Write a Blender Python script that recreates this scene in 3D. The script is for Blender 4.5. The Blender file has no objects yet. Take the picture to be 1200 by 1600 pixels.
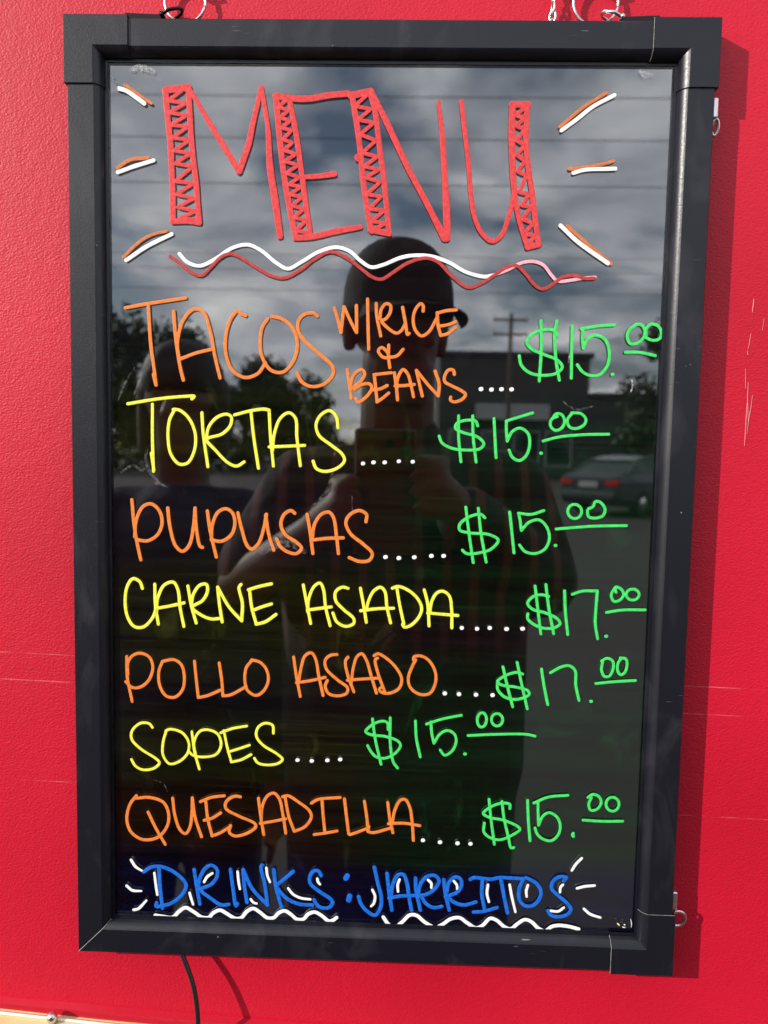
import bpy, bmesh, math, random
from mathutils import Vector, Matrix, noise
PI = math.pi
random.seed(7)
S = bpy.context.scene
COL = S.collection

# ------------------------------------------------------------------ camera, world, sun, exposure
# World axes: X along the wall, Y into the wall, Z up. The front of the board frame is the plane y = 0.
H0 = 1.41                                   # height of the board's centre above the ground
def B(x, y, z=0.0):                         # board coordinates (right, up, out of the board) -> world
    return Vector((x, -z, y + H0))
cam_d = bpy.data.cameras.new('camera')
cam = bpy.data.objects.new('camera', cam_d); COL.objects.link(cam)
cam_d.sensor_fit = 'VERTICAL'; cam_d.sensor_height = 32.0; cam_d.lens = 24.0
cam_d.dof.use_dof = True; cam_d.dof.focus_distance = 0.505; cam_d.dof.aperture_fstop = 7.5
cam_d.clip_start = 0.01; cam_d.clip_end = 2000
right = Vector((0.99944826, 0.02698633, 0.01936268))
down = Vector((0.02143781, -0.07885705, -0.9966554))
fwd = Vector((-0.02536919, 0.9965206, -0.07939207))
Mc = Matrix((right, -down, -fwd)).transposed().to_4x4()
Mc.translation = B(0.01532072, 0.04042094, 0.49277314)
cam.matrix_world = Mc
S.camera = cam
S.cycles.max_bounces = 7; S.cycles.diffuse_bounces = 3; S.cycles.glossy_bounces = 4; S.cycles.transparent_max_bounces = 10; S.cycles.transmission_bounces = 2
S.render.resolution_x, S.render.resolution_y = 768, 1024

SUN_TO = Vector((-0.0222, -0.0150, 0.0113)).normalized()    # towards the sun
elev = math.asin(SUN_TO.z); azim = math.atan2(SUN_TO.x, SUN_TO.y)
world = bpy.data.worlds.new('World'); S.world = world; world.use_nodes = True
def build_world():
    nt = world.node_tree; N = nt.nodes; L = nt.links
    bg = N['Background']; bg.inputs['Strength'].default_value = 1.0
    sky = N.new('ShaderNodeTexSky'); sky.sky_type = 'NISHITA'; sky.sun_disc = False
    sky.sun_elevation = elev; sky.sun_rotation = azim; sky.air_density = 1.0; sky.dust_density = 0.6
    skys = N.new('ShaderNodeVectorMath'); skys.operation = 'SCALE'; skys.inputs['Scale'].default_value = 0.10
    L.new(sky.outputs[0], skys.inputs[0])
    tc = N.new('ShaderNodeTexCoord')
    sep = N.new('ShaderNodeSeparateXYZ'); L.new(tc.outputs['Generated'], sep.inputs[0])
    def m(op, a, b=None):
        n = N.new('ShaderNodeMath'); n.operation = op
        for i, v in enumerate((a, b)):
            if v is None: continue
            if isinstance(v, (int, float)): n.inputs[i].default_value = v
            else: L.new(v, n.inputs[i])
        return n.outputs[0]
    z = m('ADD', m('MAXIMUM', sep.outputs[2], 0.0), 0.22)
    comb = N.new('ShaderNodeCombineXYZ')
    L.new(m('DIVIDE', sep.outputs[0], z), comb.inputs[0]); L.new(m('DIVIDE', sep.outputs[1], z), comb.inputs[1])
    def nz(scale, detail, rough, dist, off):
        mp = N.new('ShaderNodeMapping'); mp.inputs['Location'].default_value = off
        L.new(comb.outputs[0], mp.inputs[0])
        n = N.new('ShaderNodeTexNoise'); n.inputs['Scale'].default_value = scale; n.inputs['Detail'].default_value = detail
        n.inputs['Roughness'].default_value = rough; n.inputs['Distortion'].default_value = dist
        L.new(mp.outputs[0], n.inputs['Vector']); return n.outputs['Fac']
    cover = N.new('ShaderNodeValToRGB'); cover.color_ramp.elements[0].position = 0.37; cover.color_ramp.elements[1].position = 0.54
    L.new(nz(2.1, 4, 0.55, 0.3, (3.1, 0.4, 0)), cover.inputs[0])
    bright = N.new('ShaderNodeValToRGB')
    e = bright.color_ramp.elements
    e[0].position = 0.30; e[0].color = (0.68, 0.72, 0.81, 1)
    e[1].position = 0.70; e[1].color = (2.05, 2.03, 1.98, 1)
    x = e.new(0.47); x.color = (1.04, 1.07, 1.16, 1)
    x = e.new(0.58); x.color = (1.42, 1.44, 1.48, 1)
    L.new(nz(2.9, 5, 0.55, 0.4, (0.7, 5.2, 0)), bright.inputs[0])
    mix = N.new('ShaderNodeMix'); mix.data_type = 'RGBA'
    L.new(cover.outputs[0], mix.inputs[0]); L.new(skys.outputs[0], mix.inputs[6]); L.new(bright.outputs[0], mix.inputs[7])
    L.new(mix.outputs[2], bg.inputs['Color'])
build_world()
sun_d = bpy.data.lights.new('sun', 'SUN'); sun_d.energy = 4.1; sun_d.angle = math.radians(0.5); sun_d.color = (1.0, 0.95, 0.87)
sun = bpy.data.objects.new('sun', sun_d); COL.objects.link(sun)
sun.rotation_euler = SUN_TO.to_track_quat('Z', 'Y').to_euler(); sun.location = (-6, -4, 6)
vs = S.view_settings; vs.view_transform = 'Standard'; vs.look = 'None'; vs.exposure = 0.2; vs.gamma = 1.0; vs.use_curve_mapping = False

# ------------------------------------------------------------------ helpers
def link(o, parent=None, label=None, cat=None, group=None, kind=None):
    COL.objects.link(o)
    if parent: o.parent = parent
    if label: o['label'] = label
    if cat: o['category'] = cat
    if group: o['group'] = group
    if kind: o['kind'] = kind
    return o
def empty(name, loc, label, cat, group=None):
    o = bpy.data.objects.new(name, None); o.location = loc; o.empty_display_size = 0.05
    return link(o, None, label, cat, group)
def mesh(name, verts, faces, mat, parent=None, smooth=False, **kw):
    me = bpy.data.meshes.new(name); me.from_pydata([tuple(v) for v in verts], [], faces); me.update()
    bm = bmesh.new(); bm.from_mesh(me); bmesh.ops.recalc_face_normals(bm, faces=bm.faces); bm.to_mesh(me); bm.free()
    if mat: me.materials.append(mat)
    if smooth:
        for p in me.polygons: p.use_smooth = True
    o = bpy.data.objects.new(name, me)
    link(o, parent, **kw)
    if parent and parent.parent is None: o.matrix_parent_inverse = Matrix.Translation(-parent.location)
    return o
class MB:
    def __init__(s): s.v = []; s.f = []
    def add(s, vs, fs):
        k = len(s.v); s.v += [tuple(v) for v in vs]; s.f += [tuple(i + k for i in f) for f in fs]; return s
    def box(s, c, d, rz=0, bev=0.0):
        cx, cy, cz = c; hx, hy, hz = d[0]/2, d[1]/2, d[2]/2
        vs = []; ca, sa = math.cos(rz), math.sin(rz)
        if bev <= 0:
            for z in (-hz, hz):
                for x, y in ((-hx, -hy), (hx, -hy), (hx, hy), (-hx, hy)): vs.append((cx+x*ca-y*sa, cy+x*sa+y*ca, cz+z))
            return s.add(vs, [(3,2,1,0),(4,5,6,7),(0,1,5,4),(1,2,6,5),(2,3,7,6),(3,0,4,7)])
        rings = [(-hz, bev), (-hz+bev, 0), (hz-bev, 0), (hz, bev)]
        fs = []
        for z, b in rings:
            for x, y in ((-hx+bev+b*0, -hy+b), (hx-bev, -hy+b), (hx-b, -hy+bev), (hx-b, hy-bev), (hx-bev, hy-b), (-hx+bev, hy-b), (-hx+b, hy-bev), (-hx+b, -hy+bev)):
                vs.append((cx+x*ca-y*sa, cy+x*sa+y*ca, cz+z))
        for r in range(3):
            for i in range(8): fs.append((r*8+i, r*8+(i+1)%8, r*8+8+(i+1)%8, r*8+8+i))
        fs.append(tuple(range(7, -1, -1))); fs.append(tuple(range(24, 32)))
        return s.add(vs, fs)
    def tube(s, pts, rad, n=8, closed=False):
        pts = [Vector(p) for p in pts]; m = len(pts); rad = rad if isinstance(rad, (list, tuple)) else [rad]*m
        vs = []; fs = []; up = None
        for i, p in enumerate(pts):
            a = pts[(i-1) % m] if (closed or i > 0) else p; b = pts[(i+1) % m] if (closed or i < m-1) else p
            t = (b-a).normalized()
            if up is None: up = t.orthogonal().normalized()
            up = (up - t*up.dot(t)).normalized(); sd = t.cross(up)
            for k in range(n):
                an = 2*PI*k/n; vs.append(p + (up*math.cos(an) + sd*math.sin(an))*rad[i])
        for i in range(m if closed else m-1):
            j = (i+1) % m
            for k in range(n): fs.append((i*n+k, i*n+(k+1) % n, j*n+(k+1) % n, j*n+k))
        if not closed: fs.append(tuple(range(n-1, -1, -1))); fs.append(tuple((m-1)*n+k for k in range(n)))
        return s.add(vs, fs)
    def lathe(s, c, axis, prof, n=20):
        axis = Vector(axis).normalized(); u = axis.orthogonal().normalized(); w = axis.cross(u); c = Vector(c)
        vs = []; fs = []
        for r, h in prof:
            for k in range(n):
                a = 2*PI*k/n; vs.append(c + axis*h + (u*math.cos(a) + w*math.sin(a))*r)
        for i in range(len(prof)-1):
            for k in range(n): fs.append((i*n+k, i*n+(k+1) % n, i*n+n+(k+1) % n, i*n+n+k))
        fs.append(tuple(range(n-1, -1, -1))); fs.append(tuple((len(prof)-1)*n+k for k in range(n)))
        return s.add(vs, fs)
    def loft(s, rings):
        n = len(rings[0]); vs = [v for r in rings for v in r]; fs = []
        for i in range(len(rings)-1):
            for k in range(n): fs.append((i*n+k, i*n+(k+1) % n, i*n+n+(k+1) % n, i*n+n+k))
        fs.append(tuple(range(n-1, -1, -1))); fs.append(tuple((len(rings)-1)*n+k for k in range(n)))
        return s.add(vs, fs)
    def capsule(s, a, b, ra, rb, n=12):
        a = Vector(a); b = Vector(b); t = b-a; L = t.length
        if L < 1e-6: t = Vector((0, 0, 1)); L = 1e-4
        t = t.normalized(); prof = []
        for i in range(1, 5): an = PI/2*i/4; prof.append((ra*math.sin(an), -ra*math.cos(an)))
        for i in range(4): an = PI/2*i/4; prof.append((rb*math.cos(an), L+rb*math.sin(an)))
        return s.lathe(a, t, prof, n)
    def obj(s, name, mat, parent=None, smooth=False, **kw): return mesh(name, s.v, s.f, mat, parent, smooth, **kw)

MATS = {}
def mat(name, base=(0.5, 0.5, 0.5), rough=0.5, metal=0.0, spec=0.5, ior=1.45, fn=None):
    if name in MATS: return MATS[name]
    m = bpy.data.materials.new(name); m.use_nodes = True; nt = m.node_tree
    p = nt.nodes['Principled BSDF']
    p.inputs['Base Color'].default_value = (*base, 1); p.inputs['Roughness'].default_value = rough
    p.inputs['Metallic'].default_value = metal; p.inputs['Specular IOR Level'].default_value = spec; p.inputs['IOR'].default_value = ior
    if fn: fn(nt, p)
    MATS[name] = m; return m
class NT:
    """small node builder"""
    def __init__(s, nt): s.nt = nt; s.N = nt.nodes; s.L = nt.links
    def put(s, sock, v):
        if isinstance(v, bpy.types.NodeSocket): s.L.new(v, sock)
        elif isinstance(v, tuple) and len(v) == 3 and sock.type == 'RGBA': sock.default_value = (*v, 1)
        else: sock.default_value = v
    def math(s, op, a, b=0.0, c=0.0, clamp=False):
        n = s.N.new('ShaderNodeMath'); n.operation = op; n.use_clamp = clamp
        for i, v in enumerate((a, b, c)): s.put(n.inputs[i], v)
        return n.outputs[0]
    def obj(s): return s.N.new('ShaderNodeTexCoord').outputs['Object']
    def geo(s): return s.N.new('ShaderNodeNewGeometry').outputs['Position']
    def map(s, v, scale=(1, 1, 1), rot=(0, 0, 0), loc=(0, 0, 0)):
        n = s.N.new('ShaderNodeMapping'); s.put(n.inputs[0], v); n.inputs['Scale'].default_value = scale; n.inputs['Rotation'].default_value = rot; n.inputs['Location'].default_value = loc
        return n.outputs[0]
    def noise(s, v, scale, detail=2, rough=0.5, dist=0.0):
        n = s.N.new('ShaderNodeTexNoise'); s.put(n.inputs['Vector'], v); n.inputs['Scale'].default_value = scale; n.inputs['Detail'].default_value = detail
        n.inputs['Roughness'].default_value = rough; n.inputs['Distortion'].default_value = dist; return n.outputs['Fac']
    def voro(s, v, scale, feature='F1', out='Distance'):
        n = s.N.new('ShaderNodeTexVoronoi'); n.feature = feature; s.put(n.inputs['Vector'], v); n.inputs['Scale'].default_value = scale; return n.outputs[out]
    def ramp(s, f, *st):
        n = s.N.new('ShaderNodeValToRGB'); s.put(n.inputs[0], f); e = n.color_ramp.elements
        while len(e) < len(st): e.new(0.5)
        for i, (p, c) in enumerate(st): e[i].position = p; e[i].color = (*c, 1) if isinstance(c, tuple) else (c, c, c, 1)
        return n.outputs[0]
    def mix(s, f, a, b):
        n = s.N.new('ShaderNodeMix'); n.data_type = 'RGBA'; s.put(n.inputs[0], f); s.put(n.inputs[6], a); s.put(n.inputs[7], b); return n.outputs[2]
    def bump(s, h, strength, dist, normal=None):
        n = s.N.new('ShaderNodeBump'); s.put(n.inputs['Height'], h); n.inputs['Strength'].default_value = strength; n.inputs['Distance'].default_value = dist
        if normal is not None: s.L.new(normal, n.inputs['Normal'])
        return n.outputs[0]
    def sep(s, v):
        n = s.N.new('ShaderNodeSeparateXYZ'); s.put(n.inputs[0], v); return n.outputs

# ------------------------------------------------------------------ materials
def f_wall(nt, p):
    k = NT(nt); g = k.geo()
    n1 = k.noise(k.map(g, (1, 1, 1.35), (0, 0.5, 0)), 620, 1, 0.5)
    n2 = k.noise(g, 120, 1, 0.5)
    v = k.voro(k.map(g, (1, 1, 1.2), (0, 0.4, 0)), 640)
    h = k.math('ADD', k.math('MULTIPLY', n1, 0.75), k.math('ADD', k.math('MULTIPLY', v, 0.35), k.math('MULTIPLY', n2, 0.5)))
    x, y, z = k.sep(g)
    # long, slightly sloping horizontal rub marks: pale ones and dark ones
    zz = k.math('ADD', z, k.math('ADD', k.math('MULTIPLY', x, 0.024), k.math('MULTIPLY', k.noise(k.map(g, (4, 1, 1)), 1.0, 2), 0.004)))
    def line(at, w):
        d = k.math('ABSOLUTE', k.math('SUBTRACT', zz, at + H0))
        return k.math('SUBTRACT', 1.0, k.math('DIVIDE', d, w), clamp=True)
    brk = k.ramp(k.noise(k.map(g, (22, 1, 160)), 1.0, 3, 0.7), (0.44, 0.0), (0.62, 1.0))
    pale = k.math('MAXIMUM', line(-0.1052, 0.0005), k.math('MAXIMUM', line(-0.1240, 0.0005), line(-0.1945, 0.0005)))
    pale = k.math('MULTIPLY', pale, brk)
    dark = k.math('MULTIPLY', k.math('MAXIMUM', line(-0.1172, 0.0006), line(-0.1292, 0.0006)), brk)
    spk = k.ramp(k.voro(g, 62), (0.0, 1.0), (0.028, 0.0))
    spk = k.math('MULTIPLY', spk, k.ramp(k.noise(g, 23, 1), (0.62, 0.0), (0.66, 1.0)))
    patch = k.noise(g, 6, 1)
    col = k.mix(k.ramp(patch, (0.3, 0.0), (0.7, 1.0)), (0.50, 0.0030, 0.022), (0.60, 0.0046, 0.028))
    col = k.mix(k.math('MULTIPLY', pale, 0.55), col, (0.90, 0.30, 0.30))
    col = k.mix(k.math('MULTIPLY', dark, 0.40), col, (0.30, 0.01, 0.02))
    col = k.mix(k.math('MULTIPLY', spk, 0.7), col, (0.9, 0.55, 0.5))
    k.put(p.inputs['Base Color'], col)
    p.inputs['Roughness'].default_value = 0.50
    k.put(p.inputs['Normal'], k.bump(k.math('ADD', h, k.math('MULTIPLY', k.math('SUBTRACT', pale, dark), 0.25)), 0.44, 0.0008))
M_WALL = mat('red_gelcoat', rough=0.5, spec=0.45, fn=f_wall)
def f_frame(nt, p):
    k = NT(nt); g = k.geo()
    n = k.noise(g, 900, 1, 0.6)
    smear = k.ramp(k.noise(k.map(g, (30, 30, 12)), 1.0, 3, 0.65, 0.8), (0.52, 0.0), (0.78, 1.0))
    spk = k.ramp(k.voro(g, 80), (0.0, 1.0), (0.045, 0.0))
    spk = k.math('MULTIPLY', spk, k.ramp(k.noise(g, 40, 1), (0.60, 0.0), (0.64, 1.0)))
    scr = k.ramp(k.noise(k.map(g, (60, 60, 900), (0, 0.5, 0)), 1.0, 1, 0.6), (0.70, 0.0), (0.74, 1.0))
    scr = k.math('MULTIPLY', scr, k.ramp(k.noise(g, 14, 2), (0.58, 0.0), (0.68, 1.0)))
    col = k.mix(k.math('MULTIPLY', smear, 0.09), (0.0065, 0.0065, 0.012), (0.26, 0.25, 0.28))
    col = k.mix(k.math('MULTIPLY', spk, 0.7), col, (0.75, 0.73, 0.70))
    col = k.mix(k.math('MULTIPLY', scr, 0.35), col, (0.50, 0.49, 0.50))
    k.put(p.inputs['Base Color'], col)
    k.put(p.inputs['Roughness'], k.math('ADD', 0.26, k.math('MULTIPLY', n, 0.20)))
    k.put(p.inputs['Normal'], k.bump(n, 0.12, 0.0006))
M_FRAME = mat('black_plastic', spec=0.42, ior=1.55, fn=f_frame)
M_BACK = mat('black_backing', (0.006, 0.006, 0.008), 0.015, spec=0.5, ior=2.75)
def f_seam(nt, p):
    k = NT(nt); k.put(p.inputs['Base Color'], k.mix(k.noise(k.geo(), 700, 2), (0.03, 0.03, 0.03), (0.45, 0.43, 0.41)))
M_SEAM = mat('worn_edge', rough=0.5, fn=f_seam)
# clear acrylic with a film of dust, wiped marker residue and specks: transparent + weak mirror + thin diffuse film
def make_acrylic():
    m = bpy.data.materials.new('acrylic'); m.use_nodes = True; nt = m.node_tree; N = nt.nodes; L = nt.links
    N.remove(N['Principled BSDF']); out = N['Material Output']; k = NT(nt); g = k.geo()
    x, y, z = k.sep(g)
    tr = N.new('ShaderNodeBsdfTransparent'); tr.inputs[0].default_value = (0.97, 0.975, 0.98, 1)
    gl = N.new('ShaderNodeBsdfGlossy'); gl.inputs['Roughness'].default_value = 0.012
    fr = N.new('ShaderNodeFresnel'); fr.inputs[0].default_value = 1.49
    mx = N.new('ShaderNodeMixShader'); L.new(fr.outputs[0], mx.inputs[0]); L.new(tr.outputs[0], mx.inputs[1]); L.new(gl.outputs[0], mx.inputs[2])
    df = N.new('ShaderNodeBsdfDiffuse')
    # residue of older writing, wiped sideways, in bands at the rows where each colour is used
    zz = k.math('SUBTRACT', z, H0)
    zw = k.math('ADD', zz, k.math('MULTIPLY', k.math('SUBTRACT', k.noise(k.map(g, (5, 1, 14)), 1.0, 1), 0.5), 0.035))
    t = k.math('ADD', k.math('DIVIDE', zw, 0.6), 0.5)
    Yl, Gr, Or, Bl, Nn = (0.42, 0.50, 0.08), (0.06, 0.50, 0.16), (0.45, 0.20, 0.07), (0.04, 0.10, 0.75), (0.22, 0.22, 0.24)
    left = k.ramp(t, (0.0, Bl), (0.085, Bl), (0.12, Or), (0.18, Or), (0.205, Yl), (0.25, Yl), (0.29, Nn), (0.36, Yl), (0.42, Yl), (0.45, Nn), (0.52, Nn), (0.56, Yl), (0.61, Yl), (0.65, Nn))
    rightc = k.ramp(t, (0.0, Bl), (0.085, Bl), (0.11, Gr), (0.33, Gr), (0.36, Nn), (0.40, Gr), (0.58, Gr), (0.64, Nn))
    side = k.math('DIVIDE', k.math('ADD', x, k.math('MULTIPLY', k.noise(g, 7, 0), 0.06)), 0.06, clamp=True)
    k.put(df.inputs[0], k.mix(side, left, rightc))
    streak = k.noise(k.map(g, (5, 1, 95)), 1.0, 3, 0.68)
    streak2 = k.noise(k.map(g, (9, 1, 420), (0, 0.03, 0)), 1.0, 1, 0.6)
    film = k.math('MULTIPLY', k.ramp(streak, (0.36, 0.0), (0.75, 1.0)), 0.020)
    film = k.math('ADD', film, k.math('MULTIPLY', k.ramp(streak2, (0.60, 0.0), (0.80, 1.0)), 0.016))
    film = k.math('ADD', film, 0.004)
    sp = k.ramp(k.voro(g, 75), (0.0, 1.0), (0.028, 0.0))
    sp = k.math('MULTIPLY', sp, k.ramp(k.noise(g, 31, 1), (0.60, 0.0), (0.63, 1.0)))
    fing = k.math('MULTIPLY', k.ramp(k.noise(k.map(g, (26, 1, 20)), 1.0, 3, 0.7, 1.2), (0.60, 0.0), (0.80, 1.0)), 0.045)
    fac = k.math('MAXIMUM', k.math('ADD', film, fing), k.math('MULTIPLY', sp, 0.7))
    m2 = N.new('ShaderNodeMixShader'); L.new(fac, m2.inputs[0]); L.new(mx.outputs[0], m2.inputs[1]); L.new(df.outputs[0], m2.inputs[2])
    L.new(m2.outputs[0], out.inputs[0]); return m
M_ACR = make_acrylic()
def make_clear():
    m = bpy.data.materials.new('clear_acrylic'); m.use_nodes = True; nt = m.node_tree; N = nt.nodes; L = nt.links
    N.remove(N['Principled BSDF']); tr = N.new('ShaderNodeBsdfTransparent'); tr.inputs[0].default_value = (0.97, 0.975, 0.98, 1)
    gl = N.new('ShaderNodeBsdfGlossy'); gl.inputs['Roughness'].default_value = 0.012; mx = N.new('ShaderNodeMixShader'); mx.inputs[0].default_value = 0.04
    L.new(tr.outputs[0], mx.inputs[1]); L.new(gl.outputs[0], mx.inputs[2]); L.new(mx.outputs[0], N['Material Output'].inputs[0]); return m
M_CLEAR = make_clear()
INK = {}
for nm, c in dict(red=(0.70, 0.050, 0.053), redwave=(0.46, 0.045, 0.042), orange=(0.80, 0.215, 0.034), orangedull=(0.62, 0.175, 0.05), yellow=(0.84, 0.84, 0.075),
                  green=(0.060, 0.70, 0.135), blue=(0.003, 0.135, 0.64), white=(0.97, 0.97, 0.97), pink=(0.92, 0.42, 0.50)).items():
    def f_ink(nt, p, c=c):
        k = NT(nt); g = k.geo(); n = k.noise(g, 520, 1, 0.6)
        dk = tuple(v*0.86 for v in c); lt = tuple(min(0.95, v*1.05+0.02) for v in c)
        k.put(p.inputs['Base Color'], k.mix(k.ramp(n, (0.32, 0.0), (0.68, 1.0)), dk, lt))
        k.put(p.inputs['Normal'], k.bump(k.noise(g, 1500, 0), 0.08, 0.0003))
    INK[nm] = mat('marker_' + nm, c, 0.42, spec=0.35, fn=f_ink)
def f_steel(nt, p):
    k = NT(nt); k.put(p.inputs['Roughness'], k.math('ADD', 0.16, k.math('MULTIPLY', k.noise(k.geo(), 500, 2), 0.25)))
M_STEEL = mat('zinc_steel', (0.72, 0.71, 0.69), 0.25, 1.0, fn=f_steel)
M_DARKSTEEL = mat('dark_steel', (0.035, 0.033, 0.033), 0.4, 1.0, fn=f_steel)
def f_rub(nt, p):
    k = NT(nt); k.put(p.inputs['Normal'], k.bump(k.noise(k.geo(), 900, 2), 0.1, 0.0005))
M_CORD = mat('black_rubber', (0.014, 0.011, 0.012), 0.38, fn=f_rub)
def f_ledge(nt, p):
    k = NT(nt); g = k.geo(); n = k.noise(k.map(g, (30, 30, 200)), 1.0, 4, 0.6)
    k.put(p.inputs['Base Color'], k.mix(k.ramp(n, (0.3, 0.0), (0.7, 1.0)), (0.68, 0.55, 0.24), (0.78, 0.67, 0.36)))
    k.put(p.inputs['Normal'], k.bump(n, 0.2, 0.001))
M_LEDGE = mat('cream_trim_paint', rough=0.35, fn=f_ledge)
def f_bead(nt, p):
    k = NT(nt); k.put(p.inputs['Normal'], k.bump(k.noise(k.geo(), 160, 3), 0.25, 0.001))
M_BEAD = mat('red_strip_finish', (0.50, 0.010, 0.028), 0.35, fn=f_bead)

# ------------------------------------------------------------------ setting: ground
def f_ground(nt, p):
    k = NT(nt); g = k.geo()
    n = k.noise(g, 0.35, 4); f = k.noise(g, 60, 3, 0.7); v = k.voro(g, 45)
    c = k.mix(k.ramp(n, (0.35, 0.0), (0.65, 1.0)), (0.046, 0.040, 0.036), (0.034, 0.030, 0.028))
    c = k.mix(k.math('MULTIPLY', f, 0.5), c, (0.078, 0.069, 0.062))
    k.put(p.inputs['Base Color'], c); k.put(p.inputs['Normal'], k.bump(v, 0.2, 0.006))
M_GROUND = mat('gravelly_asphalt', rough=0.9, fn=f_ground)
gv = [(600*math.cos(2*PI*i/48), 600*math.sin(2*PI*i/48), 0) for i in range(48)]
mesh('ground', gv, [tuple(range(48))], M_GROUND, None, kind='structure')

# ------------------------------------------------------------------ red wall with its bottom ledge
ZW = -0.015                                  # wall surface, board coordinates
wall = empty('trailer_wall', (0, 0.0, 0.0), 'glossy red pebbled fibreglass wall behind the menu board', 'wall')
m = MB(); m.box((0, 0.015+0.03, 1.60), (5.2, 0.06, 2.3)); m.obj('wall_skin', M_WALL, wall)
def tilt_bar(y0, y1, z0, z1, top_c, name, mt, parent, tilt):
    # long bar along X, cross-section y0..y1 (world y) by z0..z1, sloping slightly along X
    vs = []; fs = []; xs = [-2.4 + 0.1*i for i in range(49)]
    for x in xs:
        dz = -(x + 0.2632)*tilt
        for (yy, zz) in ((y0, z0), (y1, z0), (y1, z1), (y0, z1 - top_c), (y0 + top_c*0.0, z1 - top_c)): vs.append((x, yy, zz + dz))
    n = 5
    for i in range(len(xs)-1):
        for q in range(n): fs.append((i*n+q, i*n+(q+1) % n, i*n+n+(q+1) % n, i*n+n+q))
    fs.append(tuple(range(n-1, -1, -1))); fs.append(tuple((len(xs)-1)*n+q for q in range(n)))
    return mesh(name, vs, fs, mt, parent)
TL = 0.0753
bead = tilt_bar(0.0105, 0.020, H0-0.3570, H0-0.3478, 0.004, 'red_strip', M_BEAD, wall, TL-0.022)  # red strip running along the top of the ledge
ledge = tilt_bar(-0.003, 0.022, H0-0.425, H0-0.3545, 0.002, 'bottom_ledge', M_LEDGE, wall, TL)
m = MB(); m.tube([(-2.4+0.1*i, 0.0060, H0-0.3545-0.0003-(-2.4+0.1*i+0.2632)*TL) for i in range(49)], 0.0011, 6)  # pale rod that paints a bright highlight along the ledge's top edge
m.obj('ledge_highlight', mat('painted_highlight', (0.85, 0.80, 0.72), 0.3), ledge, True)
m = MB(); m.lathe((-0.2205, 0.004, H0-0.3565), (0, -0.25, 1), [(0.0032, -0.004), (0.0036, 0.002), (0.0030, 0.0040), (0.0012, 0.0048)], 14)
m.obj('screw_head', M_STEEL, ledge, True)

# ------------------------------------------------------------------ the menu board
HW, HH = 0.2000, 0.30406
board = empty('menu_board', B(0, -HH, 0), 'black framed menu board with handwritten neon marker prices hanging on the red wall', 'menu board')
BACK = -0.0152
# profile of the moulding: (distance inwards from the outer edge, height)
def profile(off=0.0, up=0.0, wide=0.0):
    p = [(-off, BACK), (-off, up-0.0006), (-off+0.0006, up), (0.0164, up)]
    a0, a1 = math.radians(27), math.radians(70); sc = (0.0042+wide)/(math.sin(a1)-math.sin(a0)); t = a0
    for i in range(1, 9):                       # convex cove: a crisp edge, then ever steeper towards the sheet
        t = a0+(a1-a0)*i/8
        p.append((0.0164+sc*(math.sin(t)-math.sin(a0)), up-sc*(math.cos(a0)-math.cos(t))))
    zb = up-sc*(math.cos(a0)-math.cos(a1))
    p += [(0.0209+wide, zb-0.0006), (0.0209+wide, -0.0068), (0.0230+wide*0, -0.0069), (0.0230+wide*0, BACK)]
    return p
def rail(side, prof, s0=None, s1=None):
    """swept, mitred moulding piece on one side; s0/s1 = limits along the side, None = mitred corner"""
    vs = []; n = len(prof)
    for end in (0, 1):
        for u, z in prof:
            if side in ('top', 'bottom'):
                y = (HH-u) if side == 'top' else -(HH-u); lim = HW-u
                x = (-lim if s0 is None else s0) if end == 0 else (lim if s1 is None else s1)
            else:
                x = (HW-u) if side == 'right' else -(HW-u); lim = HH-u
                y = (-lim if s0 is None else s0) if end == 0 else (lim if s1 is None else s1)
            vs.append(B(x, y, z))
    fs = [(i, (i+1) % n, n+(i+1) % n, n+i) for i in range(n)]
    fs += [tuple(range(n-1, -1, -1)), tuple(range(n, 2*n))]
    return vs, fs
def shade(o):
    o.data.set_sharp_from_angle(angle=math.radians(16))
    for p in o.data.polygons: p.use_smooth = True
for side in ('top', 'bottom', 'left', 'right'):
    vs, fs = rail(side, profile()); shade(mesh('frame_rail', vs, fs, M_FRAME, board))
CP = profile(0.0018, 0.0013, 0.0006)
for (sx, sy, lx, ly) in ((-1, 1, 0.1615, 0.2650), (1, 1, 0.1615, 0.2650), (1, -1, 0.1607, 0.2640)):
    mb = MB()
    a = ('top' if sy > 0 else 'bottom'); b = ('right' if sx > 0 else 'left')
    mb.add(*rail(a, CP, *((lx, None) if sx > 0 else (None, -lx)))); mb.add(*rail(b, CP, *((ly, None) if sy > 0 else (None, -ly))))
    o = mb.obj('corner_cap', M_FRAME, board); shade(o)
# pale worn edges: the open mitre at the capless corner, and the ends of two caps
def edge_line(pts, r, name='worn_edge'):
    m = MB(); m.tube(pts, r, 5); m.obj(name, M_SEAM, board)
edge_line([B(-HW+u, -HH+u, z+0.0001) for u, z in profile()[1:13]], 0.00024)
edge_line([B(0.1612, HH-u, z-0.0007) for u, z in CP[1:13]], 0.00022)
edge_line([B(0.1603, -HH+u, z-0.0007) for u, z in CP[1:13]], 0.00022)
edge_line([B(HW-u, -0.2636, z-0.0009) for u, z in CP[2:13]], 0.00016)
# acrylic sheet and black backing
ZG = -0.0075
m = MB(); m.box(tuple(B(0, 0, ZG-0.00075)), (2*(HW-0.0228), 0.0015, 2*(HH-0.0228)))
acr = m.obj('acrylic_sheet', M_ACR, board); acr.data.materials.append(M_CLEAR)
for p in acr.data.polygons: p.material_index = 0 if p.normal.y < -0.5 else 1
m = MB(); m.box(tuple(B(0, 0, -0.01100)), (2*(HW-0.0227), 0.0036, 2*(HH-0.0227)))
m.obj('backing_panel', M_BACK, board)

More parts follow.
